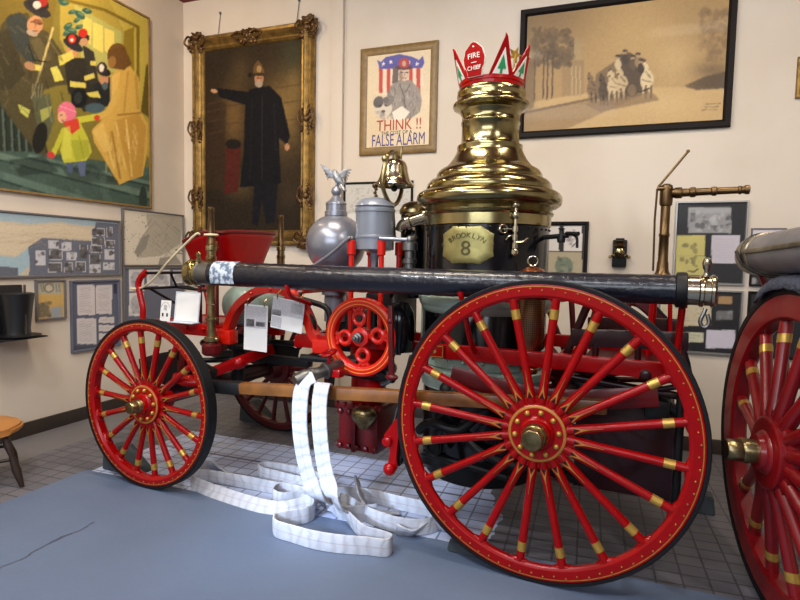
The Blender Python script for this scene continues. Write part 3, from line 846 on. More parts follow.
def art_sketches():
    A = Art(548, 218, 592, 282, 3, (34, 30, 32), 14)
    A.poly(rectp(540, 226, 559, 251), (214, 208, 204), 0); A.poly(rectp(564, 226, 582, 251), (218, 212, 208), 0); A.poly(rectp(540, 252.5, 582, 276), (176, 164, 136), 0)
    A.blobs((568, 228, 576, 244), 10, 2, [(150, 146, 144), (110, 108, 108)], .6); A.line([(572, 247), (577, 242), (579, 232)], 1, (90, 88, 88)); A.ell(564, 266, 9, 9, (112, 124, 104), 0, 2); A.blobs((556, 258, 574, 276), 12, 2, [(80, 92, 80), (140, 146, 124)], .6); A.grain(2, 1); return A


def art_dark(): 
    A = Art(744, 264, 900, 300, 2, (26, 25, 27), 15)
    for x in range(752, 900, 9): A.ell(x+3, 281, 3, 2.4, (96, 94, 96)); A.ell(x+3, 281, 1.5, 1.2, (40, 40, 42))
    A.line([(752, 284), (900, 284)], 1.4, (110, 108, 108)); A.ell(753, 281, 3.2, 3.6, (150, 148, 148)); A.blobs((760, 272, 890, 277), 14, 1.6, [(90, 88, 90)], .5, 1); return A


def art_page():
    A = Art(744, 226, 900, 270, 2, (214, 206, 208), 16); doc_lines(A, 754, 233, 779, 262, (190, 182, 186), 2); return A


def art_yellow():
    A = Art(790, 40, 1000, 120, 1, (186, 150, 70), 17); A.grain(4, 2); return A


# left wall
t = framed('painting', 'large painting of firefighters, a woman in tan and a child in pink hood', 'painting', 'left', (2.35, 4.68, 2.045, 4.0), .02, .04, 'frame_oak', art_fire(), m='oil_paint', step=.0085, prof=[(0, .004), (0, .036), (.018, .036), (.018, .02)], cname='painted_canvas')
framed('wall_map', 'wide framed shoreline map with rows of small photographs under the firefighters painting', 'map', 'left', (2.75, 4.275, 1.345, 1.89), .02, .03, 'frame_grey', art_map(), cname='map_sheet')
framed('wall_map', 'squarish framed street map in beige beside the corner, left of the gold portrait', 'map', 'left', (4.305, 5.165, 1.44, 2.02), .016, .03, 'frame_grey', art_map2(), cname='map_sheet')
framed('framed_prints', 'grey matted frame of small arched prints directly below the beige street map', 'frame', 'left', (4.305, 5.165, .80, 1.432), .02, .03, 'frame_grey', art_prints(), cname='print_board')
framed('framed_documents', 'blue-grey frame of typed pages on the left wall above the front wheel', 'frame', 'left', (3.715, 4.262, .645, 1.31), .022, .03, 'mat_grey', art_doc(), cname='document_board')
framed('framed_badge', 'small framed tan picture with round emblem between black hat and typed pages', 'picture', 'left', (3.385, 3.668, .972, 1.322), .018, .03, 'frame_grey', art_badge())


# back wall
def ornate_portrait():
    a0, a1, z0, z1 = -4.42, -2.89, 1.69, 3.96
    fw = .16; base = on_wall('back', (a0+a1)/2, z0)
    t = thing('portrait', 'tall dark portrait of a man in long black coat in carved gold frame', 'painting', base)
    f = MB()
    moulding(f, 'back', (a0, a1, z0, z1), [(0, .01), (0, .05), (.02, .075), (.045, .07), (.06, .085), (.085, .1), (.105, .07), (.12, .06), (.135, .062), (.15, .045), (fw, .03), (fw, .01)], base)
    f.build('frame', 'frame_gold', t)
    canvas('painted_canvas', 'back', (a0+fw-.01, a1-fw+.01, z0+fw-.01, z1-fw+.01), art_portrait(), .028, base, 'oil_paint', t, .0085)
    rnd = random.Random(4)

    def cluster(cx, cz, w, h):
        o = MB()
        o.ball(on_wall('back', cx, cz, .085)-base, .034, 0, 12, (1, .7, 1.1))
        for k in range(34):
            a = k*2.4; r = .2+.68*math.sqrt(k/34)
            p = on_wall('back', cx+math.cos(a)*w*r*.5, cz+math.sin(a)*h*r*.5, .085-.03*r)-base
            o.ball(p, .024, 0, 8, (rnd.uniform(.5, 1), .8, rnd.uniform(1, 1.7)), Quaternion((0, 1, 0), a+rnd.uniform(-.5, .5)))
        for sgn in (-1, 1):                    # scrolls either side
            o.tube([on_wall('back', cx+sgn*w*.3, cz-h*.2, .09)-base, on_wall('back', cx+sgn*w*.55, cz, .1)-base, on_wall('back', cx+sgn*w*.35, cz+h*.25, .1)-base, on_wall('back', cx+sgn*w*.15, cz+h*.1, .105)-base], .011, 8, sub=4)
        o.build('carved_ornament', 'frame_orn', t)
    for (cx, cz, w, h) in ((a0+.07, z1-.07, .24, .26), (a1-.07, z1-.07, .24, .26), (a0+.07, z0+.07, .24, .26), (a1-.07, z0+.07, .24, .26),
                           ((a0+a1)/2-.02, z1-.07, .34, .16), (a0+.07, 2.95, .16, .36), (a1-.07, 2.98, .16, .4), (a0+.07, 2.2, .16, .34), (a1-.07, 2.2, .16, .36), ((a0+a1)/2, z0+.07, .34, .16)):
        cluster(cx, cz, w, h)
    for q, x in enumerate((-4.1, -3.12)):      # hanging wires and hooks
        h = MB(); h.tube([on_wall('back', x, z1-.03, .02)-base, on_wall('back', x+.03, z1+.22, .012)-base], .004, 6)
        h.ball(on_wall('back', x+.03, z1+.235, .015)-base, .014, 0, 8)
        h.build('hanging_hook', 'steel', t)


ornate_portrait()


def poster_text(q):
    u, v, n = wall_frame('back')
    def mx(px, py, o=.017):
        p = at(px, py, 1, WY); p.y = WY-o
        return Matrix.Translation(p) @ Matrix(((1, 0, 0), (0, 0, -1), (0, 1, 0))).to_4x4()
    q.text('THINK !!', .15, mx(399.5, 125.5), 1, .001, sx=.82)
    q.text('THE COST OF A', .045, mx(397, 133), 3, .001)
    q.text('FALSE ALARM', .165, mx(398.5, 140.5), 2, .001, sx=.56)


framed('poster', 'framed THINK FALSE ALARM poster with striped shield in flat tan frame', 'poster', 'back', (-2.385, -1.585, 2.59, 3.625), .075, .03, 'frame_oak', art_poster(), extra=poster_text, emats=('ink_red', 'ink_blue', 'ink_dark'), step=.007, cname='poster_sheet')
framed('old_photograph', 'very large sepia photograph of horses pulling a wagon in thick black frame', 'photograph', 'back', (-.825, .865, 2.67, 3.79), .06, .045, 'frame_black', art_photo(), step=.0085, cname='photographic_print')
framed('framed_map', 'pale map in thin dark frame half hidden behind the silver globe tank', 'map', 'back', (-2.555, -1.81, 1.46, 2.33), .022, .03, 'frame_black', art_behind(), cname='map_sheet')
framed('framed_sketches', 'dark frame with sketches partly hidden behind the black boiler', 'picture', 'back', (-.78, -.175, 1.36, 1.925), .03, .03, 'frame_black', art_sketches(), cname='print_board')
framed('framed_documents', 'upper black document board with yellow page beside the brass deck gun', 'frame', 'back', (.505, 1.03, 1.405, 2.085), .018, .03, 'frame_steel', art_docs_top(), cname='document_board')
framed('framed_documents', 'lower black document board with cream certificate behind the suction hose end', 'frame', 'back', (.40, 1.03, .83, 1.362), .018, .03, 'frame_steel', art_docs_low(), cname='document_board')
framed('framed_page', 'small white page in thin grey frame above the silver hose tip', 'picture', 'back', (1.058, 1.30, 1.60, 1.866), .012, .02, 'frame_grey', art_page(), cname='page')
framed('wall_board', 'long narrow black panel with a row of round knobs below silver hose tip', 'frame', 'back', (1.066, 2.3, 1.403, 1.545), .016, .03, 'frame_black', art_dark(), cname='panel_board')
framed('wall_board', 'black framed board below the knob panel, behind the blanket-topped wheel', 'frame', 'back', (1.066, 2.3, .83, 1.362), .018, .03, 'frame_black', Art(744, 280, 900, 380, 1, (28, 28, 31)), cname='panel_board')
framed('framed_picture', 'gold-framed picture cut by the right edge, beside the sepia photograph', 'picture', 'back', (1.295, 2.2, 2.86, 3.17), .03, .03, 'frame_gold', art_yellow())


def wall_lantern():
    p = on_wall('back', .085, 1.535)
    t = thing('wall_lantern', 'small black and brass antique lamp hanging on back wall right of boiler', 'lantern', p)
    b = MB(); b.box((0, -.03, .115), (.115, .05, .23), bev=.006); b.box((0, -.03, .235), (.07, .045, .02), bev=.004); b.build('case', 'black_iron', t)
    b = MB(); b.lathe([(.0, 0), (.03, .004), (.042, .02), (.04, .03), (.026, .034), (.0, .038)], (0, -.055, .118), (0, -1, 0), 24); b.build('lens_ring', 'brass', t)
    b = MB(); b.tube([(-.07, -.05, .085), (-.05, -.06, .1), (0, -.075, .085), (.05, -.06, .1), (.07, -.05, .085)], .009, 8, sub=3); b.ball((-.075, -.05, .085), .014); b.ball((.075, -.05, .085), .014); b.build('bracket', 'brass_old', t)
    b = MB(); b.lathe([(.03, 0), (.05, .02), (.034, .04), (.05, .06), (.0, .065)], (0, -.05, .16), (0, 0, 1), 20); b.build('burner', 'bronze', t)


wall_lantern()


def hat_case():
    p = V((WX, 3.1, .88))
    t = thing('display_shelf', 'dark wall display case cut by the left photo edge, holding the black hat', 'display case', p)
    b = MB(); b.box((.016, -.05, .2), (.03, .42, .42), bev=.003); b.build('back_panel', 'board_black', t)
    b = MB(); b.box((.13, -.02, -.010), (.24, .46, .012), bev=.003); b.build('shelf', 'board_black', t)
    b = MB(); b.box((.24, .03, .21), (.012, .012, .42)); b.build('corner_post', 'steel', t)
    h = MB()
    q = V((WX+.14, 3.13, .882))
    h.lathe([(.0, .006), (.13, .0), (.165, .004), (.17, .012), (.13, .016), (.098, .02), (.094, .06), (.108, .2), (.125, .33), (.128, .345), (.11, .352), (.0, .35)], (0, 0, 0), (0, 0, 1), 40)
    o = h.build('stovepipe_hat', 'leather', None, q)
    tag(o, 'black leather stovepipe hat with narrow brim in the left wall case', 'hat')


hat_case()


def chair():
    c = at(8, 433, 2, .40)
    t = thing('wooden_chair', 'wooden chair with honey seat and dark splayed legs at left edge', 'chair', (-3.90, 2.46, 0), math.radians(58))
    b = MB(); out = [(.24*math.cos(a)*(1.08 if math.cos(a) > 0 else .95), .25*math.sin(a)) for a in [2*PI*k/36 for k in range(36)]]
    b.prism(out, .045, (0, 0, .395), (1, 0, 0), (0, 1, 0), bev=.014); b.build('seat', 'wood_seat', t)
    for sx, sy in ((1, 1), (1, -1), (-1, 1), (-1, -1)):
        l = MB(); p0, p1 = V((.14*sx, .14*sy, .36)), V((.23*sx, .22*sy, 0))
        l.lathe([(.014, 0), (.026, .08), (.016, .16), (.028, .26), (.02, .33), (.014, (p0-p1).length)], p0, p1-p0, 14); l.build('leg', 'wood_dark', t)
    for sy in (1, -1):
        l = MB(); l.rod((.185*1, .17*sy, .18), (-.185, .17*sy, .18), .011); l.build('stretcher', 'wood_dark', t)
    for k in range(7):
        a = PI + (k-3)*.3
        l = MB(); l.rod((.2*math.cos(a), .21*math.sin(a), .41), (.26*math.cos(a)-.08, .25*math.sin(a), .86), .009); l.build('spindle', 'wood_seat', t)
    l = MB(); l.tube([(.27*math.cos(PI+k*.3)-.08, .26*math.sin(PI+k*.3), .87) for k in (-3.4, -2, -1, 0, 1, 2, 3.4)], .019, 10, sub=5); l.build('back_rail', 'wood_seat', t)


chair()
# ------------------------------------------------------------------ the steam fire engine (own frame: x back, y away, z up)
ENG = thing('steam_fire_engine', 'red horse-drawn steam fire engine with brass-domed boiler and big spoked wheels', 'fire engine', EO, PHI)


def wheel(name, R, tw, inner, nsp, ang0, w, flange, caplen, parent, loc, sp_r, band, red='red', fancy=True, capr=.05, dish=0, tt=.0185):
    """axle along y, outer face towards -y; the rim mesh carries tyre, spokes, hub as sub-parts"""
    rim = MB(); o = R-tt
    yf = .002
    prof = [(o, w-.006), (o, yf+.004), (o-.003, yf), (o-.010, yf-.001), (o-.0145, yf-.001), (o-.05*R/.72, yf-.001), (o-.053*R/.72, yf-.001), (inner+.012, yf), (inner, yf+.012), (inner, w-.02), (inner+.012, w-.006)]
    if fancy: mis = [0, 0, 0, 1, 0, 0, 0, 0, 0, 0, 0]
    else: mis = 0
    rim.ring([(r, -y) for r, y in prof], (0, 0, 0), (0, -1, 0), 96, mis)
    if fancy:                                   # gilt studs in pairs round the rim and little felloe bolts
        nd = nsp*4
        for k in range(nd):
            a = 2*PI*k/nd
            rr = (o+inner)/2+.012*(1 if k % 2 else .3)
            rim.ball((rr*math.cos(a), -.001, rr*math.sin(a)), .0045, 1, 6)
        for k in range(nsp):                    # swell of the felloe where the spoke enters
            a = ang0+2*PI*k/nsp
            rim.ball(((inner+.004)*math.cos(a), .5*w, (inner+.004)*math.sin(a)), 1, 0, 12, (.055, .36*w, .016), Quaternion((0, 1, 0), PI/2-a))
    ro = rim.build(name, [red, 'gold_paint'], parent, loc)
    ty = MB(); ty.ring([(R-tt, .0), (R-.004, -.001), (R, .004), (R, w-.004), (R-.004, w), (R-tt, w)][::-1], (0, 0, 0), (0, 1, 0), 96); ty.build('tire', 'tire', ro)
    hb = MB()
    fl = flange
    yc = .5*w-dish
    hb.lathe([(.02, -.17), (.07, -.165), (.08, -.1), (fl*.62, -.06), (fl, -.045), (fl, .5*w-.009), (fl*.97, .5*w-.005), (fl*.94, .5*w-.003), (fl*.88, .5*w-.002), (fl*.6, .5*w-.003), (fl*.56, .5*w+.007), (fl*.5, .5*w+.013), (fl*.47, .5*w+.033)],
             (0, yc, 0), (0, -1, 0), 48, [0]*6+([1, 1] if fancy else [0, 0])+[0]*4)
    for k in range(10 if fancy else 0):
        a = 2*PI*k/10+.15
        hb.ball((fl*.74*math.cos(a), yc-.5*w-.001, fl*.74*math.sin(a)), .0135, 2, 10)
    # collar of the spoke roots
    hw_ = .5*w; hb.ring([(fl-.004, -hw_*.4), (fl+.03, -hw_*.3), (fl+.03, hw_*.3), (fl-.004, hw_*.4)], (0, yc, 0), (0, -1, 0), 48)
    hb.build('hub', [red, 'gold_paint', 'gold_leaf'], ro)
    cp = MB(); h0 = .5*w
    cp.lathe([(capr*1.1, h0+.01), (capr*1.1, h0+.022), (capr, h0+.028), (capr, caplen*.62), (capr*.94, caplen*.66), (capr*.9, caplen*.68)], (0, yc, 0), (0, -1, 0), 36)
    cp.lathe([(capr*.86, caplen*.66), (capr*.9, caplen*.7), (capr*.86, caplen*.97), (capr*.78, caplen), (.0, caplen)], (0, yc, 0), (0, -1, 0), 8, rot=.3)
    cp.build('hub_cap', 'brass_old', ro)
    s = MB(); r0 = fl*.9; r1 = inner+.004
    zs = [r0, r0+.03, r0+.08, r0+.16, (r0+r1)/2, band[0], band[0], band[1], band[1], r1-.01, r1]
    ww = [1.0, 1.15, 1.1, .96, .96, 1.0, 1.07, 1.07, 1.0, 1.02, 1.02]
    verts, faces, mis = [], [], []
    n = 14
    for i, z in enumerate(zs):
        for j in range(n):
            a = 2*PI*j/n
            verts.append((sp_r*ww[i]*math.cos(a), yc+sp_r*ww[i]*math.sin(a)+dish*(z-r0)/(r1-r0), z))
    for i in range(len(zs)-1):
        for j in range(n):
            faces.append((i*n+j, i*n+(j+1) % n, (i+1)*n+(j+1) % n, (i+1)*n+j)); mis.append(1 if i in (5, 6, 7) else 0)
    faces.append(tuple(range(n))); mis.append(0)
    s.raw(verts, faces, mis)
    if fancy:                                   # gilt swallow-tail lining at the root
        yb = yc-sp_r*1.08
        k = sp_r/.021
        b0 = fl+.034
        s.prism([(-.0155*k, b0), (-.0125*k, b0), (0, b0+.030), (.0125*k, b0), (.0155*k, b0), (.0045*k, b0+.04), (.0012, b0+.07), (.0006, b0+.13), (-.0006, b0+.13), (-.0012, b0+.07), (-.0045*k, b0+.04)], .005, (0, yb-.0025, 0), (1, 0, 0), (0, 0, 1), 2)
        s.prism([(-.008*k, b0-.002), (.008*k, b0-.002), (0, b0+.02)], .004, (0, yb-.002, 0), (1, 0, 0), (0, 0, 1), 3)
    so = s.build('spoke', [red, 'gold_leaf', 'gold_paint', 'black_gloss'], ro)
    for k in range(nsp):
        a = ang0+2*PI*k/nsp
        q = so if k == 0 else so.copy()
        if k: C.objects.link(q); q.parent = ro
        q.rotation_euler = (0, PI/2-a, 0)
    return ro


mat('maroon_shaded', (84, 12, 18), .4, coat=.15, var=.25, vscale=6, spec=.35)
FX, FYL, FR = -2.564, -.05, .5656
RR = .737
TRK = 1.46
rw = wheel('rear_wheel', RR, .055, .650, 20, math.radians(84.5), .055, .142, .152, ENG, V((0, 0, RR)), .0205, (.555, .602), capr=.060)
fwl = wheel('front_wheel', FR, .08, .492, 18, math.radians(77), .08, .132, .15, ENG, V((FX, FYL, FR)), .0195, (.405, .446), capr=.046)
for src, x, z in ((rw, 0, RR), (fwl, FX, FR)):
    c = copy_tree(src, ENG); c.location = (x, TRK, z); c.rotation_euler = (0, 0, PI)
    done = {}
    for q in [c] + list(c.children):           # shade on the far pair is put into its colour, dark maroon
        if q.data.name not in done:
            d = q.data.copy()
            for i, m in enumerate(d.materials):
                if m.name in ('red', 'gold_paint', 'gold_leaf'): d.materials[i] = M['maroon_shaded']
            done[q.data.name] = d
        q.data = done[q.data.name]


def part(name, mb, mats, parent=ENG, **k): return mb.build(name, mats, parent, **k)


BX, BY, BR = -.472, .70, .370


mat('plate_brass', (172, 162, 104), .42, metal=.8, var=.25, vscale=14)
mat('plate_ink', (84, 76, 44), .5, metal=.5)


def boiler():
    b = MB()
    b.lathe([(.34, .40), (BR, .42), (BR, 1.765), (BR-.008, 1.78)], (BX, BY, 0), n=72)
    for k in range(40):                          # rivet row
        a = 2*PI*k/40; b.ball((BX+(BR+.001)*math.cos(a), BY+(BR+.001)*math.sin(a), 1.745), .006, 0, 6)
    bo = part('boiler', b, 'black_gloss')
    d = MB()
    d.lathe([(.370, 1.762), (.378, 1.767), (.378, 1.825), (.388, 1.832), (.392, 1.842), (.384, 1.855), (.38, 1.872), (.412, 1.88), (.432, 1.896), (.439, 1.92), (.436, 1.942), (.424, 1.96), (.402, 1.974), (.386, 1.979), (.377, 1.983), (.378, 1.995), (.372, 2.018), (.352, 2.04), (.33, 2.05), (.321, 2.053),
             (.32, 2.06), (.317, 2.078), (.302, 2.1), (.282, 2.113), (.27, 2.117), (.25, 2.135), (.226, 2.165), (.206, 2.2), (.194, 2.23), (.198, 2.238), (.196, 2.25), (.18, 2.258), (.173, 2.27), (.172, 2.32), (.172, 2.375), (.177, 2.38), (.177, 2.393), (.172, 2.398), (.174, 2.43), (.184, 2.445), (.186, 2.455),
             (.205, 2.465), (.226, 2.476), (.23, 2.486), (.226, 2.498), (.208, 2.512), (.202, 2.53), (.206, 2.54), (.204, 2.57), (.2, 2.575), (.17, 2.575), (.165, 2.45)], (BX, BY, 0), n=80, cap0=False, cap1=True)
    part('smoke_dome', d, 'brass', sharp=50)
    j = MB()                                     # sage green cleading round the firebox
    j.lathe([(0.370, 1.25), (0.383, 1.26), (0.393, 1.275), (0.396, 1.29), (0.402, 1.295), (0.408, 1.312), (0.412, 1.33), (0.412, 1.345), (0.398, 1.352), (0.370, 1.355)], (BX, BY, 0), n=72, cap0=False, cap1=False)
    j.lathe([(0.370, .935), (0.382, .94), (0.382, 1.04), (0.370, 1.045)], (BX, BY, 0), n=72, cap0=False, cap1=False)
    j.lathe([(0.370, .80), (0.378, .802), (0.380, .82), (0.384, .822), (0.390, .842), (0.394, .844), (0.402, .87), (0.406, .872), (0.412, .9), (0.412, .915), (0.382, .93), (0.370, .935)], (BX, BY, 0), n=72, cap0=False, cap1=False)
    for k in range(24):
        a = 2*PI*k/24; j.ball((BX+.405*math.cos(a), BY+.405*math.sin(a), .99), .012, 0, 8)
    j.box((BX-.408, BY, 1.10), (.012, .05, .38))
    part('boiler_jacket', j, 'sage', bo)
    # engraved plate, bent round the barrel
    p = MB()
    w, h = .155, .105
    out = []
    for k in range(48):
        a = 2*PI*k/48
        ca, sa = math.cos(a), math.sin(a); r = 1-.035*math.cos(8*a)+.02*math.cos(16*a)
        out.append((w*r*math.copysign(abs(ca)**.75, ca), h*r*math.copysign(abs(sa)**.62, sa)))

    ac = math.atan2(-1.0, -.035)                 # faces the near side, slightly forward

    def bend(co, lift=0):
        th = ac + co[0]/BR
        rr = BR+.0035+lift+co[2] if len(co) > 2 else BR+.0035+lift
        return V((BX+rr*math.cos(th), BY+rr*math.sin(th), 1.645+co[1]))
    rows = [(0, 0)]
    vs = [bend((0, 0, .004))]; fs = []
    for ring_i, sc in enumerate((.33, .66, .92, 1.0)):
        for (x, y) in out: vs.append(bend((x*sc, y*sc, .004 if sc < 1 else .0)))
    n = len(out)
    for q in range(n): fs.append((0, 1+q, 1+(q+1) % n))
    for ri in range(3):
        for q in range(n): fs.append((1+ri*n+q, 1+(ri+1)*n+q, 1+(ri+1)*n+(q+1) % n, 1+ri*n+(q+1) % n))
    p.raw(vs, fs, 0)
    I4 = Matrix.Identity(4)
    word = 'BROOKLYN'
    for q, chh in enumerate(word):               # arched lettering
        a = (q-3.5)*.21
        ox, oy = .135*math.sin(a)*1.05, -.055+.108*math.cos(a)
        def bn(co, a=a, ox=ox, oy=oy):
            x = co.x*math.cos(a)+co.y*math.sin(a)+ox; y = -co.x*math.sin(a)+co.y*math.cos(a)+oy
            return bend((x, y, .005+co.z))
        p.text(chh, .04, I4, 1, .002, bend=bn)
    p.text('8', .13, I4, 1, .003, bend=lambda co: bend((co.x*.95, co.y*.9-.022, .0055+co.z)))
    for k in range(4):
        a = PI/2*k; p.ball(bend((.15*math.cos(a), .1*math.sin(a), .006)), .005, 1, 8)
    part('name_plate', p, ['plate_brass', 'plate_ink'], bo)
    # gauge cock column
    g = MB(); gx, gy = BX+.245, BY-.312
    g.rod((gx, gy, 1.60), (gx, gy, 1.86), .009); g.lathe([(.012, 0), (.02, .01), (.02, .03), (.012, .04)], (gx, gy, 1.59)); g.lathe([(.012, 0), (.018, .01), (.018, .03), (.012, .04)], (gx, gy, 1.79)); g.ball((gx, gy, 1.865), .02)
    for z in (1.735, 1.69, 1.645): g.lathe([(.016, 0), (.016, .03)], (gx, gy, z-.015)); g.rod((gx, gy+.05, z), (gx, gy, z), .008)
    g.torus((gx-.06, gy-.02, 1.735), (.6, -.8, 0), .022, .0055, 20, 8); g.rod((gx-.06, gy-.02, 1.735), (gx, gy, 1.735), .006)
    g.tube([(gx, gy, 1.665), (gx+.045, gy-.01, 1.664), (gx+.075, gy-.015, 1.685)], .007, 8, sub=3); g.tube([(gx, gy, 1.70), (gx-.03, gy-.01, 1.695), (gx-.045, gy-.01, 1.675)], .006, 8, sub=3)
    part('gauge_cock', g, 'nickel', bo)
    v = MB()                                     # black valves on the back of the barrel
    for z, y in ((1.70, .62),):
        v.rod((BX+.36, y, z), (BX+.50, y-.04, z+.01), .014); v.lathe([(.02, 0), (.024, .02), (.012, .05), (.012, .07), (.018, .075), (.018, .08)], (BX+.46, y-.03, z-.03)); v.torus((BX+.46, y-.03, z+.08), (0, 0, 1), .022, .004, 18, 6)
    v.tube([(BX+.5, .58, 1.72), (BX+.545, .57, 1.70), (BX+.55, .57, 1.64)], .008, 8, sub=4)
    v.rod((BX+.49, .58, 1.72), (BX+.56, .52, 1.715), .012)
    part('water_valve', v, 'black_iron', bo)
    f = MB(); f.lathe([(.30, .24), (.34, .26), (.37, .40), (.37, .42)], (BX, BY, 0), n=48); part('ash_pan', f, 'black_iron', bo)


boiler()


def bbar(mb, pts, w, h, mi=0, sub=5):            # flat bent bar lying in an x/z curve
    mb.tube(pts, h, 8, mi, sub=sub, flat=w/h, up=(0, 1, 0))


def chassis():
    f = MB()
    for y in (.30, 1.12):
        f.box((-.06, y, 1.045), (1.28, .05, .08), bev=.008)
        f.box((-1.50, y+(.12 if y < .5 else -.12), 1.015), (.32, .06, .085), bev=.008)
        f.box((-1.0, y+(.20 if y < .5 else -.20), 1.02), (1.3, .05, .07), bev=.008)
    f.box((.57, .71, 1.05), (.04, .86, .075), bev=.008); f.box((-1.66, .71, 1.0), (.06, .6, .08), bev=.01)
    f.box((.06, .71, 1.04), (.05, .80, .08), bev=.006)
    part('main_frame', f, 'red')
    q = MB()                                     # gold-edged little panel
    q.box((-.63, .268, 1.045), (.11, .012, .072), 0, bev=.002)
    for dz in (-.03, .03): q.box((-.63, .2605, 1.045+dz), (.1, .004, .004), 1)
    for dx in (-.048, .048): q.box((-.63+dx, .2605, 1.045), (.004, .004, .06), 1)
    q.prism([(0, .012), (.012, 0), (0, -.012), (-.012, 0)], .004, (-.63, .259, 1.045), (1, 0, 0), (0, 0, 1), 1)
    part('side_panel', q, ['red', 'gold_leaf'])
    for y in (.42, .98):                         # crane necks over the fore carriage
        a = MB()
        pts = [(-1.40, y, .985), (-1.47, y, .995), (-1.54, y, 1.06), (-1.585, y, 1.17), (-1.66, y, 1.275), (-1.75, y, 1.325), (-1.86, y, 1.34), (-1.98, y, 1.325), (-2.09, y, 1.27), (-2.18, y, 1.19), (-2.24, y, 1.08), (-2.28, y, .97)]
        for (p0, p1) in zip(catmull([V(p) for p in pts], 4), catmull([V(p) for p in pts], 4)[1:]):
            a.beam(p0, p1 + (p1-p0)*.08, .08, .05, 0, 0)
        a.box((-1.44, y-.02, .99), (.15, .09, .09), bev=.015); a.box((-2.28, y-.01, .99), (.17, .09, .10), bev=.015)
        for dx, dz in ((-1.70, 1.302), (-1.86, 1.34), (-2.02, 1.306)): a.ball((dx, y-.045, dz), .011, 0, 8)
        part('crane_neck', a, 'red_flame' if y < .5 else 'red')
    k = MB()
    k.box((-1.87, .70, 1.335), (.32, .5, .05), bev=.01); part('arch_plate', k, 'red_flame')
    d = MB()                                     # fore carriage deck with rails
    d.box((-2.70, .42, 1.02), (.62, .05, .085), bev=.008); d.box((-2.70, .98, 1.02), (.62, .05, .085), bev=.008); d.box((-3.02, .70, 1.02), (.05, .6, .08), bev=.008)
    d.box((-2.66, .70, 1.045), (.66, .52, .02), bev=.004)
    for x in (-2.86, -2.62, -2.46): d.ball((x, .39, 1.03), .016, 0, 8)
    part('fore_deck', d, 'red')
    e = MB()                                     # dash: S-shaped red stanchions, black cross rails
    for y in (.36, 1.04):
        s = MB(); s.tube([(-3.035, y, .98), (-3.03, y, 1.08), (-3.03, y, 1.16), (-3.055, y, 1.25), (-3.075, y, 1.33), (-3.045, y, 1.39), (-2.995, y, 1.425)], .021, 10, sub=5, flat=1.2); part('dash_stanchion', s, 'red')
    e.rod((-2.995, .35, 1.42), (-2.995, 1.05, 1.42), .011); e.rod((-3.06, .36, 1.30), (-3.06, 1.04, 1.30), .010); e.rod((-3.06, .45, 1.30), (-3.01, .8, 1.1), .010)
    e.rod((-3.06, .72, 1.30), (-2.995, .60, 1.41), .009); e.rod((-3.06, .72, 1.30), (-2.7, .72, 1.28), .012)
    part('dash_rail', e, 'black_iron')
    ax = MB()
    ax.rod((FX, .03, FR), (FX, TRK-.08, FR), .04); ax.beam((FX, .12, FR+.05), (FX, TRK-.18, FR+.05), .08, .07, 0, .01); part('front_axle', ax, 'maroon')
    ax = MB(); ax.rod((0, .03, RR), (0, TRK-.03, RR), .04); ax.beam((0, .1, RR), (0, TRK-.1, RR), .08, .08, 0, .01); part('rear_axle', ax, 'maroon')
    t5 = MB(); t5.torus((-2.45, .71, .90), (0, 0, 1), .24, .018, 48, 8); t5.box((-2.42, .71, .93), (.5, .16, .05), bev=.01); t5.rod((-2.42, .71, .6), (-2.42, .71, .95), .05); part('fifth_wheel', t5, 'black_iron')
    for y in (.24, 1.2):                         # elliptic springs of the fore carriage, long springs at the back
        s = MB()
        for q in range(4):
            L = .36-.06*q
            bbar(s, [(FX-L, y, .735+.012*q), (FX, y, .665+.016*q), (FX+L, y, .735+.012*q)], .05, .006)
            bbar(s, [(FX-L, y, .745-.0*q), (FX, y, .83-.016*q), (FX+L, y, .745)], .05, .006)
        s.box((FX, y, .64), (.08, .07, .06), bev=.008); s.box((FX, y, .86), (.09, .07, .07), bev=.008)
        part('leaf_spring', s, 'black_iron')
        s = MB()
        for q in range(5):
            L = .52-.07*q
            bbar(s, [(-L, y, .93-.012*q), (0, y, .86-.014*q), (L, y, .93-.012*q)], .05, .007)
        s.box((0, y, .80), (.1, .07, .1), bev=.01)
        part('leaf_spring', s, 'red_dark')
    r = MB()                                     # reach and drawbar of the fore carriage
    r.rod((-1.62, .40, .90), (-1.2, .40, .91), .024); r.rod((-2.6, 1.05, .86), (-1.2, 1.05, .88), .024); r.box((-2.2, .70, .80), (.9, .07, .06), bev=.01); r.rod((-2.6, .3, .80), (-2.1, .5, .83), .02)
    part('reach_rod', r, 'black_iron')
    z = MB(); z.beam((-2.38, .10, .69), (-2.02, .62, .90), .05, .07, 0, .01); z.lathe([(.03, -.04), (.045, -.02), (.045, .02), (.03, .04)], (-2.16, .42, .81), (.56, .8, .3)); z.tube([(-2.34, .12, .72), (-2.42, .10, .74), (-2.30, .04, .735), (-2.17, .10, .72)], .03, 10, sub=4)
    z.ball((-2.30, .08, .735), .045, 0, 12, (1.6, 1, .8)); part('pole_bracket', z, 'red')
    for yy in (.25, 1.15):
        z = MB(); z.box((-2.5, yy, .82), (.07, .07, .24), bev=.01); part('bolster_post', z, 'red_dark')


chassis()


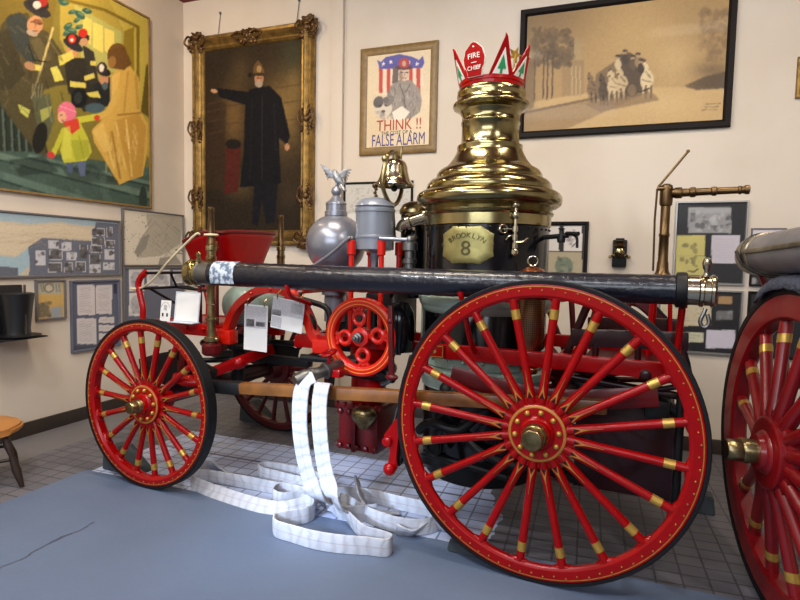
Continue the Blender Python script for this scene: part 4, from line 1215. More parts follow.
def seat():
    inn, out = [], []
    # plan of the bucket: near side, rounded back, far side; z of top edge
    base = [(-2.60, .44), (-2.45, .44), (-2.39, .46), (-2.36, .52), (-2.35, .60), (-2.35, .80), (-2.36, .9), (-2.40, .95), (-2.46, .96), (-2.60, .96)]
    top = [(-2.585, .33), (-2.45, .34), (-2.36, .355), (-2.30, .40), (-2.285, .52), (-2.285, .88), (-2.30, 1.0), (-2.35, 1.05), (-2.47, 1.07), (-2.63, 1.08)]
    tz = [1.655, 1.71, 1.725, 1.72, 1.735, 1.745, 1.745, 1.75, 1.72, 1.68]
    B = catmull([V((x, y, 1.47)) for x, y in base], 5); T = catmull([V((x, y, z)) for (x, y), z in zip(top, tz)], 5)
    verts, faces = [], []
    k = 7
    for b, t in zip(B, T):
        for i in range(k):
            u = i/(k-1); p = b.lerp(t, u)
            q = (t-b); p += V((q.x, q.y, 0))*(.25*u*u-.25*u)
            verts.append(p)
    n = len(B)
    for j in range(n-1):
        for i in range(k-1): faces.append((j*k+i, (j+1)*k+i, (j+1)*k+i+1, j*k+i+1))
    s = MB(); s.raw(verts, faces, 0)
    s.prism([(x, y) for x, y in base], .03, (0, 0, 1.49), (1, 0, 0), (0, 1, 0))
    o = s.build('driver_seat', 'red', ENG, recalc=True)
    sol = o.modifiers.new('thick', 'SOLIDIFY'); sol.thickness = .016; sol.offset = 0
    e = MB(); e.tube([t for t in T], .015, 8); part('rolled_edge', e, 'red_dark', o)
    g = MB()
    for kk in range(9):
        a = 2*PI*kk/9; g.ball((-2.345+.012*math.cos(a), .395, 1.645+.018*math.sin(a)), .005, 0, 6)
    g.ball((-2.345, .395, 1.645), .007, 0, 8); g.tube([(-2.365, .398, 1.62), (-2.345, .399, 1.612), (-2.325, .398, 1.62)], .003, 6, sub=3)
    part('gilt_emblem', g, 'gold_paint', o)
    q = MB()
    for x, y in ((-2.56, .46), (-2.40, .46), (-2.56, .94), (-2.40, .94)): q.rod((x, y, 1.06), (x, y, 1.48), .016)
    q.box((-2.48, .7, 1.455), (.24, .5, .03), bev=.004)
    part('seat_bracket', q, 'red_dark')
    w = MB(); w.lathe([(.0, -.27), (.08, -.265), (.125, -.24), (.148, -.19), (.15, .21), (.13, .25), (.08, .268), (.0, .27)], (-2.30, .78, 1.20), (0, 1, 0), 40)
    w.torus((-2.30, .62, 1.20), (0, 1, 0), .15, .006, 40, 6)
    part('water_tank', w, 'sage')


seat()


def pumps():
    s = MB(); c = (-1.55, .70, 1.655); R = .207
    s.ball(c, R, 0, 48)
    s.lathe([(.078, 1.85), (.078, 1.88), (.07, 1.885), (.07, 1.925), (.074, 1.928), (.072, 1.94), (.045, 1.96), (.03, 1.98), (.02, 1.99)], (c[0], c[1], 0), n=32)
    s.ball((c[0], c[1], 2.018), .036, 0, 20)
    s.lathe([(.075, 1.12), (.075, 1.30), (.095, 1.305), (.095, 1.335), (.075, 1.34), (.07, 1.42), (.1, 1.47)], (c[0], c[1], 0), n=32)
    a = part('air_chamber', s, 'silver_paint')
    e = MB(); ex, ey, ez = c[0], c[1], 2.05   # little eagle finial: body, head, raised wings, tail
    e.tube([(ex+.05, ey+.01, ez+.01), (ex+.02, ey, ez+.04), (ex-.005, ey, ez+.075), (ex-.015, ey, ez+.105), (ex-.03, ey, ez+.112)], [.012, .024, .026, .015, .006], 10, sub=3)
    for sgn, top in ((-1, (-.10, -.05, .15)), (1, (.085, .06, .12))):
        for q in range(6):
            t = q/5
            tip = V((ex+top[0]*(1-.12*q), ey+top[1], ez+top[2]-.022*q))
            e.tube([(ex, ey, ez+.06), (ex+top[0]*.5, ey+top[1]*.5, ez+.09-.008*q+.02), tip], [.008, .011, .003], 6, sub=2, flat=.5)
    for q in (-1, 0, 1): e.tube([(ex+.03, ey, ez+.02), (ex+.07, ey+.015*q, ez-.03)], [.012, .006], 6)
    for q in (-.012, .012): e.rod((ex+.005, ey+q, ez), (ex+.005, ey+q, ez+.05), .006)
    part('eagle_finial', e, 'eagle', a)
    t = MB(); tx, ty = -1.195, .60
    t.lathe([(.02, 1.50), (.03, 1.60), (.112, 1.615), (.125, 1.62), (.125, 1.69), (.13, 1.692), (.13, 1.706), (.125, 1.71), (.125, 1.856), (.131, 1.86), (.131, 1.878), (.125, 1.882), (.121, 1.894), (.131, 1.896), (.118, 1.918), (.09, 1.942), (.04, 1.955), (.0, 1.957)], (tx, ty, 0), n=48)
    st = part('steam_cylinder', t, 'grey_paint')
    k = MB()
    for q in range(4): k.ball((tx+.004*(-1)**q, ty, 1.965+.022*q), .012 if q < 3 else .02, 0, 10)
    part('oil_cup', k, 'bronze', st)
    for x, y in ((-1.30, .48), (-1.085, .48), (-1.30, .74), (-1.085, .74)):
        r = MB(); r.rod((x, y, 1.06), (x, y, 1.60), .017); r.lathe([(.017, 1.58), (.026, 1.585), (.027, 1.67), (.02, 1.675)], (x, y, 0), n=16)
        if y < .5: r.ball((x, y, 1.685), .018, 1, 10); r.lathe([(.024, 1.675), (.024, 1.682)], (x, y, 0), n=12, mi=1)
        part('guide_rod', r, ['red_flame', 'steel'])
    lv = MB(); lv.tube([(-1.60, .47, 1.495), (-1.45, .46, 1.58), (-1.32, .45, 1.675), (-1.29, .45, 1.69)], .012, 10, sub=3)
    part('throttle_lever', lv, 'silver_paint')
    lv = MB(); lv.tube([(-1.09, .46, 1.685), (-1.0, .48, 1.682), (-.92, .50, 1.68)], .013, 10); part('cross_pipe', lv, 'silver_paint')
    sd = MB(); sd.lathe([(.09, 1.30), (.09, 1.86), (.085, 1.865)], (-1.03, .86, 0), n=28, mi=0); sd.lathe([(.095, 1.862), (.102, 1.872), (.10, 1.895), (.08, 1.93), (.04, 1.95), (0, 1.955)], (-1.03, .86, 0), n=28, mi=1)
    part('steam_chest', sd, ['black_gloss', 'brass_old'])
    el = MB(); el.tube([(-1.05, .68, 1.74), (-1.03, .68, 1.78), (-.97, .68, 1.805), (-.87, .69, 1.835), (-.82, .70, 1.86)], [.035, .04, .042, .046, .05], 20, sub=5)
    el.lathe([(.05, 0), (.058, .004), (.058, .03), (.05, .035)], (-1.0, .68, 1.795), (.9, .05, .25), 24); el.lathe([(.054, 0), (.062, .004), (.062, .02), (.054, .03)], (-.875, .69, 1.835), (.9, .05, .35), 24)
    part('exhaust_elbow', el, 'nickel')
    gp = MB(); gp.lathe([(.03, 1.40), (.06, 1.42), (.07, 1.45), (.05, 1.49), (.035, 1.50), (.035, 1.53), (.042, 1.535), (.042, 1.56), (.03, 1.565), (.03, 1.61), (.048, 1.615), (.048, 1.66), (.03, 1.67)], (-.91, .52, 0), n=24)
    gp.ball((-.91, .52, 1.68), .028); gp.rod((-.91, .52, 1.68), (-.86, .50, 1.70), .014)
    part('relief_valve', gp, 'steel')
    be = MB(); bx, by, bz = -1.09, .66, 2.03      # bell and its yoke
    be.lathe([(.128, 0), (.132, .006), (.126, .016), (.112, .03), (.098, .055), (.088, .09), (.082, .125), (.074, .15), (.055, .168), (.03, .176), (.0, .178)], (bx, by, bz), (0, 0, 1), 48, cap0=False)
    be.lathe([(.118, .004), (.10, .03), (.085, .08), (.07, .14), (0, .16)], (bx, by, bz), (0, 0, 1), 40, cap0=False)
    bell = part('bell', be, 'nickel', recalc=False)
    y = MB(); y.tube([(bx+.0, by-.105, bz+.18), (bx-.005, by-.14, bz+.10), (bx-.01, by-.15, bz-.01), (bx-.01, by-.08, bz-.09), (bx+.0, by-.02, bz-.12), (bx+.0, by+.06, bz-.09), (bx-.01, by+.135, bz-.01), (bx-.02, by+.14, bz+.1), (bx-.02, by+.105, bz+.18)], .014, 10, sub=5)
    y.tube([(bx+.0, by-.105, bz+.18), (bx, by-.06, bz+.21), (bx, by, bz+.22), (bx-.01, by+.06, bz+.21), (bx-.02, by+.105, bz+.18)], .012, 10, sub=4); y.rod((bx-.0, by+.09, bz+.19), (bx+.005, by+.09, bz+.27), .008)
    y.ball((bx-.005, by-.13, bz+.155), .024, 0, 12); y.lathe([(.02, 0), (.014, .03), (.022, .05)], (bx, by, bz+.172)); y.rod((bx-.01, by, bz-.14), (bx-.01, by+.03, bz-.33), .014)
    part('bell_yoke', y, 'brass_old', bell)
    cl = MB(); cl.rod((bx, by, bz+.15), (bx, by, bz-.005), .006); cl.ball((bx, by, bz-.012), .022, 0, 12); part('clapper', cl, 'black_iron', bell)
    # flywheel
    w = MB(); fx, fy, fz, Rf = -1.148, .33, 1.078, .242
    pr = [(Rf, .05), (Rf, -.0), (Rf-.004, -.004), (Rf-.016, -.006), (Rf-.021, -.006), (Rf-.038, -.007), (Rf-.043, -.007), (Rf-.054, -.004), (Rf-.060, .004), (Rf-.060, .05)]
    w.ring([(r, -y) for r, y in pr], (fx, fy, fz), (0, -1, 0), 72, [0, 0, 0, 1, 0, 1, 0, 0, 0, 0])
    for a in (0, PI/2, PI, 3*PI/2):
        a += .12
        d = V((math.cos(a), 0, math.sin(a))); cc = V((fx, fy+.02, fz))
        w.torus(cc+d*.115, (0, 1, 0), .038, .016, 24, 8)
        w.beam(cc+d*.03, cc+d*.09, .03, .024, 0, 0, (0, 1, 0)); w.beam(cc+d*.14, cc+d*.18, .026, .02, 0, 0, (0, 1, 0))
        s2 = V((-d.z, 0, d.x))
        w.beam(cc+d*.14, cc+d*.178+s2*.035, .018, .02, 0, 0, (0, 1, 0)); w.beam(cc+d*.14, cc+d*.178-s2*.035, .018, .02, 0, 0, (0, 1, 0))
    w.lathe([(.055, -.05), (.058, -.04), (.058, .012), (.045, .018)], (fx, fy+.01, fz), (0, -1, 0), 32)
    fw_ = part('flywheel', w, ['red_flame', 'line_orange'])
    h = MB(); h.lathe([(.032, 0), (.034, .01), (.03, .03), (.022, .034), (.022, .05), (.012, .055), (.012, .07), (0, .072)], (fx, fy-.01, fz), (0, -1, 0), 24); h.rod((fx, fy, fz), (fx, fy+.7, fz), .028); part('crank_shaft', h, 'steel', fw_)
    p = MB()                                      # pump barrel and foot
    p.box((-1.28, .71, .42), (.30, .30, .30), 0, bev=.02); p.lathe([(.12, .55), (.12, .78), (.19, .79), (.195, .81), (.19, .83), (.13, .84), (.13, 1.0)], (-1.28, .71, 0), n=40, mi=1)
    p.box((-1.28, .71, .575), (.34, .34, .03), 0, bev=.006); p.box((-1.30, .55, .42), (.03, .03, .30), 0, bev=.004)
    for q in range(5):
        for z in (.30, .535):
            p.lathe([(.02, 0), (.02, .022), (.012, .026)], (-1.41+.065*q, .56, z), (0, -1, 0), 6); p.lathe([(.02, 0), (.02, .022), (.012, .026)], (-1.43, .60+.06*q, z), (-1, 0, 0), 6)
    for q in range(6): p.lathe([(.016, 0), (.016, .03)], (-1.43+.06*q, .545, .575), (0, 0, 1), 6)
    pb = part('pump_body', p, ['red_dark', 'red'])  # darker red on the box puts the shade under the engine into its colour
    q = MB(); q.lathe([(.085, 0), (.08, .03), (.05, .07), (.03, .10)], (-1.20, .50, .555), (0, 0, -1), 28); q.ball((-1.20, .50, .565), .082, 0, 20, (1, 1, .5)); part('brass_cap', q, 'brass_old', pb)
    o = MB()
    o.tube([(-1.26, .55, .90), (-1.28, .36, .895), (-1.32, .22, .875), (-1.385, .11, .845)], [.044, .04, .036, .034], 18, sub=5)
    o.lathe([(.04, 0), (.05, .004), (.05, .03), (.04, .034)], (-1.31, .24, .878), (-.35, -.9, -.2), 24); o.lathe([(.036, 0), (.046, .004), (.046, .026), (.038, .03)], (-1.36, .15, .857), (-.45, -.85, -.2), 24)
    ov = part('outlet_valve', o, 'steel')
    hw = MB(); hw.torus((-1.30, .22, .985), (-.2, -.3, 1), .045, .009, 24, 8); hw.rod((-1.305, .235, .90), (-1.30, .22, .985), .01); hw.beam((-1.345, .22, .977), (-1.255, .22, .985), .012, .01); hw.box((-1.25, .25, .86), (.06, .07, .05), bev=.012); part('hand_wheel', hw, 'red', ov)
    su = MB(); su.lathe([(.085, 1.0), (.09, 1.02), (.09, 1.18), (.082, 1.24), (.055, 1.29), (.0, 1.31)], (-.92, .42, 0), n=32); part('suction_chamber', su, 'black_gloss')
    bl = MB(); bl.beam((-.885, .24, .88), (-.90, .24, 1.29), .03, .028, 0, .006, (0, 1, 0)); bl.ball((-.885, .24, .875), .03, 0, 10, (1.4, .8, .7)); bl.ball((-.90, .24, 1.20), .022, 0, 10); part('link_bar', bl, 'red_dark')
    # small pipes, rods and cocks that fill the works
    c = MB()
    c.tube([(-1.75, .5, 1.28), (-1.6, .45, 1.27), (-1.45, .45, 1.22), (-1.44, .45, 1.08)], .02, 10, sub=4); c.tube([(-1.72, .42, 1.19), (-1.62, .42, 1.19), (-1.55, .42, 1.14), (-1.55, .42, 1.0)], .022, 10, sub=4)
    c.tube([(-1.0, .5, .80), (-1.02, .42, .83), (-1.06, .40, .88), (-.95, .42, .90)], .025, 10, sub=4); c.rod((-1.66, .44, 1.2), (-1.66, .44, 1.32), .012); c.box((-1.66, .44, 1.21), (.04, .05, .16), bev=.008)
    c.rod((-1.5, .6, .80), (-1.1, .6, .78), .03); c.rod((-1.8, .60, 1.36), (-1.0, .60, 1.37), .02); c.tube([(-1.0, .45, 1.33), (-.95, .40, 1.38), (-.85, .38, 1.36)], .014, 8, sub=4)
    c.box((-1.08, .75, 1.2), (.12, .35, .34), bev=.02); c.box((-1.5, .85, 1.05), (.3, .25, .3), bev=.03); c.rod((-1.19, .6, 1.1), (-1.19, .6, 1.5), .022); c.box((-1.19, .6, 1.3), (.09, .08, .07), bev=.01)
    part('pipe_work', c, 'black_iron')
    c = MB()
    c.rod((-1.19, .60, 1.36), (-1.19, .60, 1.60), .02); c.rod((-.98, .46, 1.15), (-.98, .46, 1.44), .018); c.tube([(-.93, .42, 1.36), (-.88, .42, 1.375), (-.80, .42, 1.37)], .012, 8)
    c.tube([(-1.70, .40, 1.27), (-1.62, .40, 1.275), (-1.55, .40, 1.26)], .018, 10); c.lathe([(.03, 0), (.03, .03)], (-1.64, .40, 1.26)); c.rod((-1.64, .40, 1.28), (-1.64, .40, 1.33), .008); c.torus((-1.64, .40, 1.335), (0, 0, 1), .025, .005, 16, 6)
    c.lathe([(.028, -.02), (.028, .02)], (-1.0, .44, .845), (0, -1, 0), 16); c.tube([(-1.04, .43, .78), (-.98, .41, .81), (-.96, .41, .86)], .016, 8, sub=3)
    part('drain_pipe', c, 'steel')


pumps()


def rear():
    r = MB()                                       # coal bunker and step at the back
    r.box((.36, .58, .55), (.50, .02, .50), bev=.004); r.box((.36, 1.0, .55), (.50, .02, .50), bev=.004); r.box((.60, .79, .55), (.02, .42, .50), bev=.004); r.box((.36, .79, .31), (.5, .42, .02))
    part('fuel_bunker', r, 'maroon')
    r = MB()
    r.beam((.10, .34, 1.17), (.64, .34, 1.19), .03, .09, 0, .006); r.beam((.10, 1.08, 1.17), (.64, 1.08, 1.19), .03, .09, 0, .006); r.box((.38, .71, 1.01), (.5, .7, .02))
    for x in (.22, .42, .58): r.rod((x, .34, 1.05), (x, .34, 1.15), .016)
    r.beam((.05, .4, 1.02), (.17, .34, 1.34), .03, .03); r.lathe([(.03, 0), (.035, .02), (.02, .03)], (.46, .30, 1.02), (0, -1, 0), 16)
    r.rod((.30, .45, .86), (.66, .40, .97), .014); r.rod((.08, .42, .95), (.66, .42, .90), .02)
    part('tail_platform', r, 'maroon')  # red rails coloured maroon: shade behind the rear wheel put into the colour
    b = MB()
    b.tube([(.1, .5, .92), (.25, .46, .86), (.45, .5, .88), (.62, .5, .80)], .03, 10, sub=4); b.box((.25, .5, .90), (.16, .12, .10), bev=.02); b.box((.52, .48, .82), (.12, .12, .10), bev=.02)
    b.tube([(-.45, .33, .58), (-.38, .28, .52), (-.2, .28, .46), (.0, .3, .47), (.15, .35, .42)], .025, 10, sub=4); b.lathe([(.05, 0), (.055, .01), (.05, .03)], (-.62, .28, .50), (0, -1, 0), 24); b.torus((-.62, .245, .50), (0, 1, 0), .035, .006, 20, 6)
    b.rod((-.72, .35, .42), (-.2, .3, .38), .02); b.tube([(-.75, .35, .55), (-.66, .3, .62), (-.5, .3, .60), (-.40, .31, .68)], .028, 10, sub=4); b.rod((-.55, .30, .83), (-.42, .25, .80), .035); b.ball((-.56, .29, .83), .045)
    b.rod((.62, .3, .4), (.62, .3, 1.0), .02); b.box((-.6, .4, .38), (.3, .1, .06), bev=.01)
    part('injector_pipe', b, 'black_iron')
    k = MB()                                       # brake block before the rear tyre, with its red hanger
    k.prism([(-.755, .70), (-.735, .705), (-.722, .66), (-.722, .50), (-.742, .43), (-.765, .45), (-.757, .55), (-.765, .6)], .05, (0, .055, 0), (1, 0, 0), (0, 0, 1), 1)
    k.prism([(-.735, .715), (-.755, .70), (-.825, .60), (-.82, .565), (-.775, .525), (-.785, .465), (-.80, .43), (-.785, .405), (-.755, .405), (-.742, .43), (-.745, .50), (-.735, .6)], .03, (0, .02, 0), (1, 0, 0), (0, 0, 1), 0, bev=.006)
    k.lathe([(.026, 0), (.026, .025), (.014, .03)], (-.795, .02, .575), (0, -1, 0), 12); k.ball((-.778, .01, .425), .036, 0, 12); k.lathe([(.012, 0), (.012, .5)], (-.79, .03, .58), (0, .27, .42), 10, 1)
    part('brake_hanger', k, ['red', 'black_iron'])
    for x, y in ((-.43, .17), (-1.53, .17)):      # red hooks that steady the suction hose
        h = MB(); h.tube(([(x+.03, .28, 1.06), (x+.02, y+.03, 1.15)] if x > -1 else [(x-.03, .40, 1.26), (x-.01, .26, 1.29)]) + [(x, y-.02, 1.32), (x-.01, y-.045, 1.38), (x-.015, y-.03, 1.44)], .015, 8, sub=4); h.ball((x-.012, y-.045, 1.40), .026, 0, 12, (1, .6, 1))
        part('hose_hook', h, 'red')
    h = MB(); h.rod((.585, .30, 1.02), (.60, .22, 1.36), .016); h.rod((.60, .22, 1.36), (.60, .22, 1.40), .022); part('hose_post', h, 'red')
    h = MB(); h.rod((-2.30, .30, .95), (-2.30, .30, 1.22), .032, .026); h.lathe([(.03, 0), (.045, .006), (.045, .02), (.03, .026)], (-2.30, .30, 1.11), n=20); h.lathe([(.04, 0), (.05, .01), (.05, .035), (.035, .04)], (-2.30, .30, .96), n=24)
    h.ball((-2.245, .29, .985), .018); h.rod((-2.30, .30, .985), (-2.245, .29, .985), .01); h.ball((-2.25, .29, 1.125), .014); h.rod((-2.3, .3, 1.12), (-2.25, .29, 1.125), .008)
    pp = part('playpipe_holder', h, 'brass_old')
    h = MB(); h.lathe([(.05, .87), (.065, .885), (.065, .94), (.05, .955)], (-2.30, .30, 0), n=24); h.box((-2.32, .36, .92), (.1, .14, .06), bev=.01); part('holder_foot', h, 'red_dark', pp)


rear()
# ------------------------------------------------------------------ things carried by, hung on or standing round the engine
def ething(name, label, cat, org, group=None):
    return thing(name, label, cat, EM @ V(org), PHI, group)


def sub(p, o): return V(p) - V(o)


def suction_hose():
    O = V((-.8, .17, 1.44))
    t = ething('suction_hose', 'long black suction hose with brass couplings lying along the engine side', 'hose', O)
    b = MB(); n = 120
    pts = [V((-1.42+(-0)+.0, 0, 0))]
    x0, x1 = -2.16, .57
    b.tube([V((x0+(x1-x0)*k/n, .17+.002*math.sin(k*.5), 1.443-.006*math.sin(PI*k/n)))-O for k in range(n+1)], [.079-.011*k/n+.0009*math.sin(k*2.1) for k in range(n+1)], 32, flat=1)
    b.build('hose_body', 'hose_black', t)
    c = MB()
    ax = (-1, 0, 0)
    c.lathe([(.076, 0), (.078, .10), (.084, .105), (.086, .12), (.08, .13), (.08, .15), (.088, .155), (.092, .175), (.092, .19), (.084, .195), (.084, .205), (.07, .205), (.068, .18)], V((-2.15, .17, 1.442))-O, ax, 48, [1, 1, 0, 0, 0, 0, 0, 0, 0, 0, 0, 0])
    for a in (.25, -.35):
        p = V((-2.315 if a > 0 else -2.25, .17+.083*math.sin(a), 1.442+.083*math.cos(a)))-O; d = V((0, math.sin(a), math.cos(a)))
        c.lathe([(.012, 0), (.010, .02), (.013, .045), (.008, .06), (0, .062)], p, d, 14)
    part('hose_coupling', c, ['brass', 'steel'], t)
    c = MB()
    ax = (1, 0, 0)
    c.lathe([(.07, .0), (.080, .005), (.082, .03), (.080, .045), (.07, .05)], V((.565, .17, 1.443))-O, ax, 14)
    part('clamp_band', c, 'black_iron', t)
    c = MB()
    c.lathe([(.066, .05), (.066, .095), (.072, .10), (.073, .112), (.067, .117), (.067, .14), (.072, .145), (.072, .155), (.066, .16), (.064, .165), (.05, .166), (.05, .1)], V((.565, .17, 1.443))-O, ax, 48)
    p = V((.685, .15, 1.443))-O
    c.lathe([(.016, .065), (.012, .075), (.010, .09), (.017, .105), (.02, .125), (.014, .145), (0, .15)], p, (0, -.1, 1), 18)
    part('hose_coupling', c, 'nickel', t)
    c = MB(); p = V((.688, .13, 1.365))-O
    c.tube([p+V(q) for q in ((0, 0, 0), (-.006, -.006, -.02), (-.018, -.01, -.05), (-.012, -.01, -.075), (.004, -.01, -.08), (.016, -.01, -.06), (.008, -.006, -.022))], .009, 10, sub=4)
    part('coupling_handle', c, 'steel', t)
    s = MB(); verts, faces = [], []              # picture slip wrapped over the hose
    for i in range(12):
        for j in range(10):
            a = -.15+j*.235
            r = .0815
            x = -2.12+i*.0175
            if j == 9: y, z = .17-r*math.sin(a)+.004, 1.443+r*math.cos(a)-.03
            else: y, z = .17-r*math.sin(a), 1.443+r*math.cos(a)
            verts.append(V((x, y, z))-O)
    for i in range(11):
        for j in range(9): faces.append((i*10+j, (i+1)*10+j, (i+1)*10+j+1, i*10+j+1))
    s.raw(verts, faces, 0)
    so = part('picture_slip', s, 'slip_print', t)
    so['label'] = 'pale blue and white printed paper slip'


def slip_material():
    m, nt, b = nodes('slip_print')
    tc = N(nt, 'TexCoord'); nz = N(nt, 'TexNoise', Scale=26, Detail=4); nt.links.new(tc.outputs['Object'], nz.inputs['Vector'])
    r = N(nt, 'ValToRGB'); r.color_ramp.elements[0].position = .44; r.color_ramp.elements[0].color = (*lin((96, 116, 140)), 1)
    r.color_ramp.elements[1].position = .56; r.color_ramp.elements[1].color = (*lin((206, 216, 226)), 1)
    nt.links.new(nz.outputs[0], r.inputs[0]); nt.links.new(r.outputs[0], b.inputs['Base Color']); b.inputs['Roughness'].default_value = .3


slip_material()
suction_hose()


def playpipe(org, label):
    t = ething('playpipe', label, 'nozzle', org, 'upright playpipes at the driver seat')
    b = MB(); b.lathe([(.03, 0), (.031, .15), (.033, .30), (.036, .305), (.036, .33), (.03, .335), (.03, .365), (.037, .37), (.037, .40), (.032, .405)], n=24); b.build('barrel', 'brass_old', t)
    b = MB(); b.lathe([(.032, .405), (.032, .43), (.027, .44), (.019, .63), (.022, .635), (.022, .66), (.016, .665), (.012, .66), (.012, .5)], n=24); b.build('nozzle_tip', 'bronze', t)


playpipe((-2.30, .30, 1.225), 'near brass playpipe standing upright in front of the red driver seat')
playpipe((-2.375, 1.185, 1.245), 'far brass playpipe standing upright right of the red driver seat')


def draft_pole():
    p0, p1 = V((-2.36, .09, .695)), V((.30, .20, .86))
    O = (p0+p1)/2
    t = ething('wagon_pole', 'long varnished wooden wagon pole slung under the engine', 'pole', O)
    d = (p1-p0)
    b = MB(); b.beam(p0+d*.18-O, p1-O, .07, .076, 0, .022); b.build('shaft', 'wood_pole', t)
    b = MB(); b.beam(p0-O, p0+d*.185-O, .07, .085, 0, .02); b.build('iron_sleeve', 'black_iron', t)
    for q in (p0+d*.02, p1-d*.02): pass


draft_pole()


# --- white canvas hose: the band runs from the outlet valve over the pole and down into a heap
def ribbon(mb, pts, w=.096, th=.015, sub_=8):
    """pts: (position, roll or width vector); roll 0 = lying flat, 90 = standing on edge"""
    pos = [V(p) for p, r in pts]; wv = []
    for i, (p, r) in enumerate(pts):
        tg = (pos[min(i+1, len(pos)-1)]-pos[max(i-1, 0)]).normalized()
        if isinstance(r, (int, float)):
            side = tg.cross(V((0, 0, 1))).normalized(); up = side.cross(tg); a = math.radians(r)
            q = side*math.cos(a)+up*math.sin(a)
        else: q = V(r).normalized()
        if wv and q.dot(wv[-1]) < 0: q = -q
        wv.append(q)
    P_ = catmull(pos, sub_); W_ = catmull(wv, sub_)
    k = len(P_); prof = []
    for j in range(12):
        a = 2*PI*j/12
        prof.append((math.copysign(abs(math.cos(a))**.35, math.cos(a))*w/2, math.copysign(abs(math.sin(a))**.6, math.sin(a))*th/2))
    verts, uvs, acc = [], [], 0
    off = random.random()
    for i in range(k):
        tg = (P_[min(i+1, k-1)]-P_[max(i-1, 0)]).normalized()
        if i: acc += (P_[i]-P_[i-1]).length
        wd = (W_[i]-tg*W_[i].dot(tg)).normalized(); nd = tg.cross(wd)
        for (x, y) in prof: verts.append(P_[i]+wd*x+nd*y); uvs.append((x/w+.5, acc+off))
    n = len(prof); faces = []
    for i in range(k-1):
        for j in range(n): faces.append((i*n+j, i*n+(j+1) % n, (i+1)*n+(j+1) % n, (i+1)*n+j))
    faces.append(tuple(range(n))[::-1]); faces.append(tuple((k-1)*n+j for j in range(n)))
    uvl = mb.bm.loops.layers.uv.verify()
    vs = [mb.bm.verts.new(v) for v in verts]; mp = {v: u for v, u in zip(vs, uvs)}
    for f in faces:
        fc = mb.bm.faces.new([vs[q] for q in f]); fc.smooth = True
        for l in fc.loops: l[uvl].uv = mp[l.vert]


def EP(x, y, ye): return EM @ P(x, y, ye)


def FL(x, y, h=.0):                              # floor point seen at (x, y), lifted
    p = at(x, y, 2, 0); p.z = h; return p


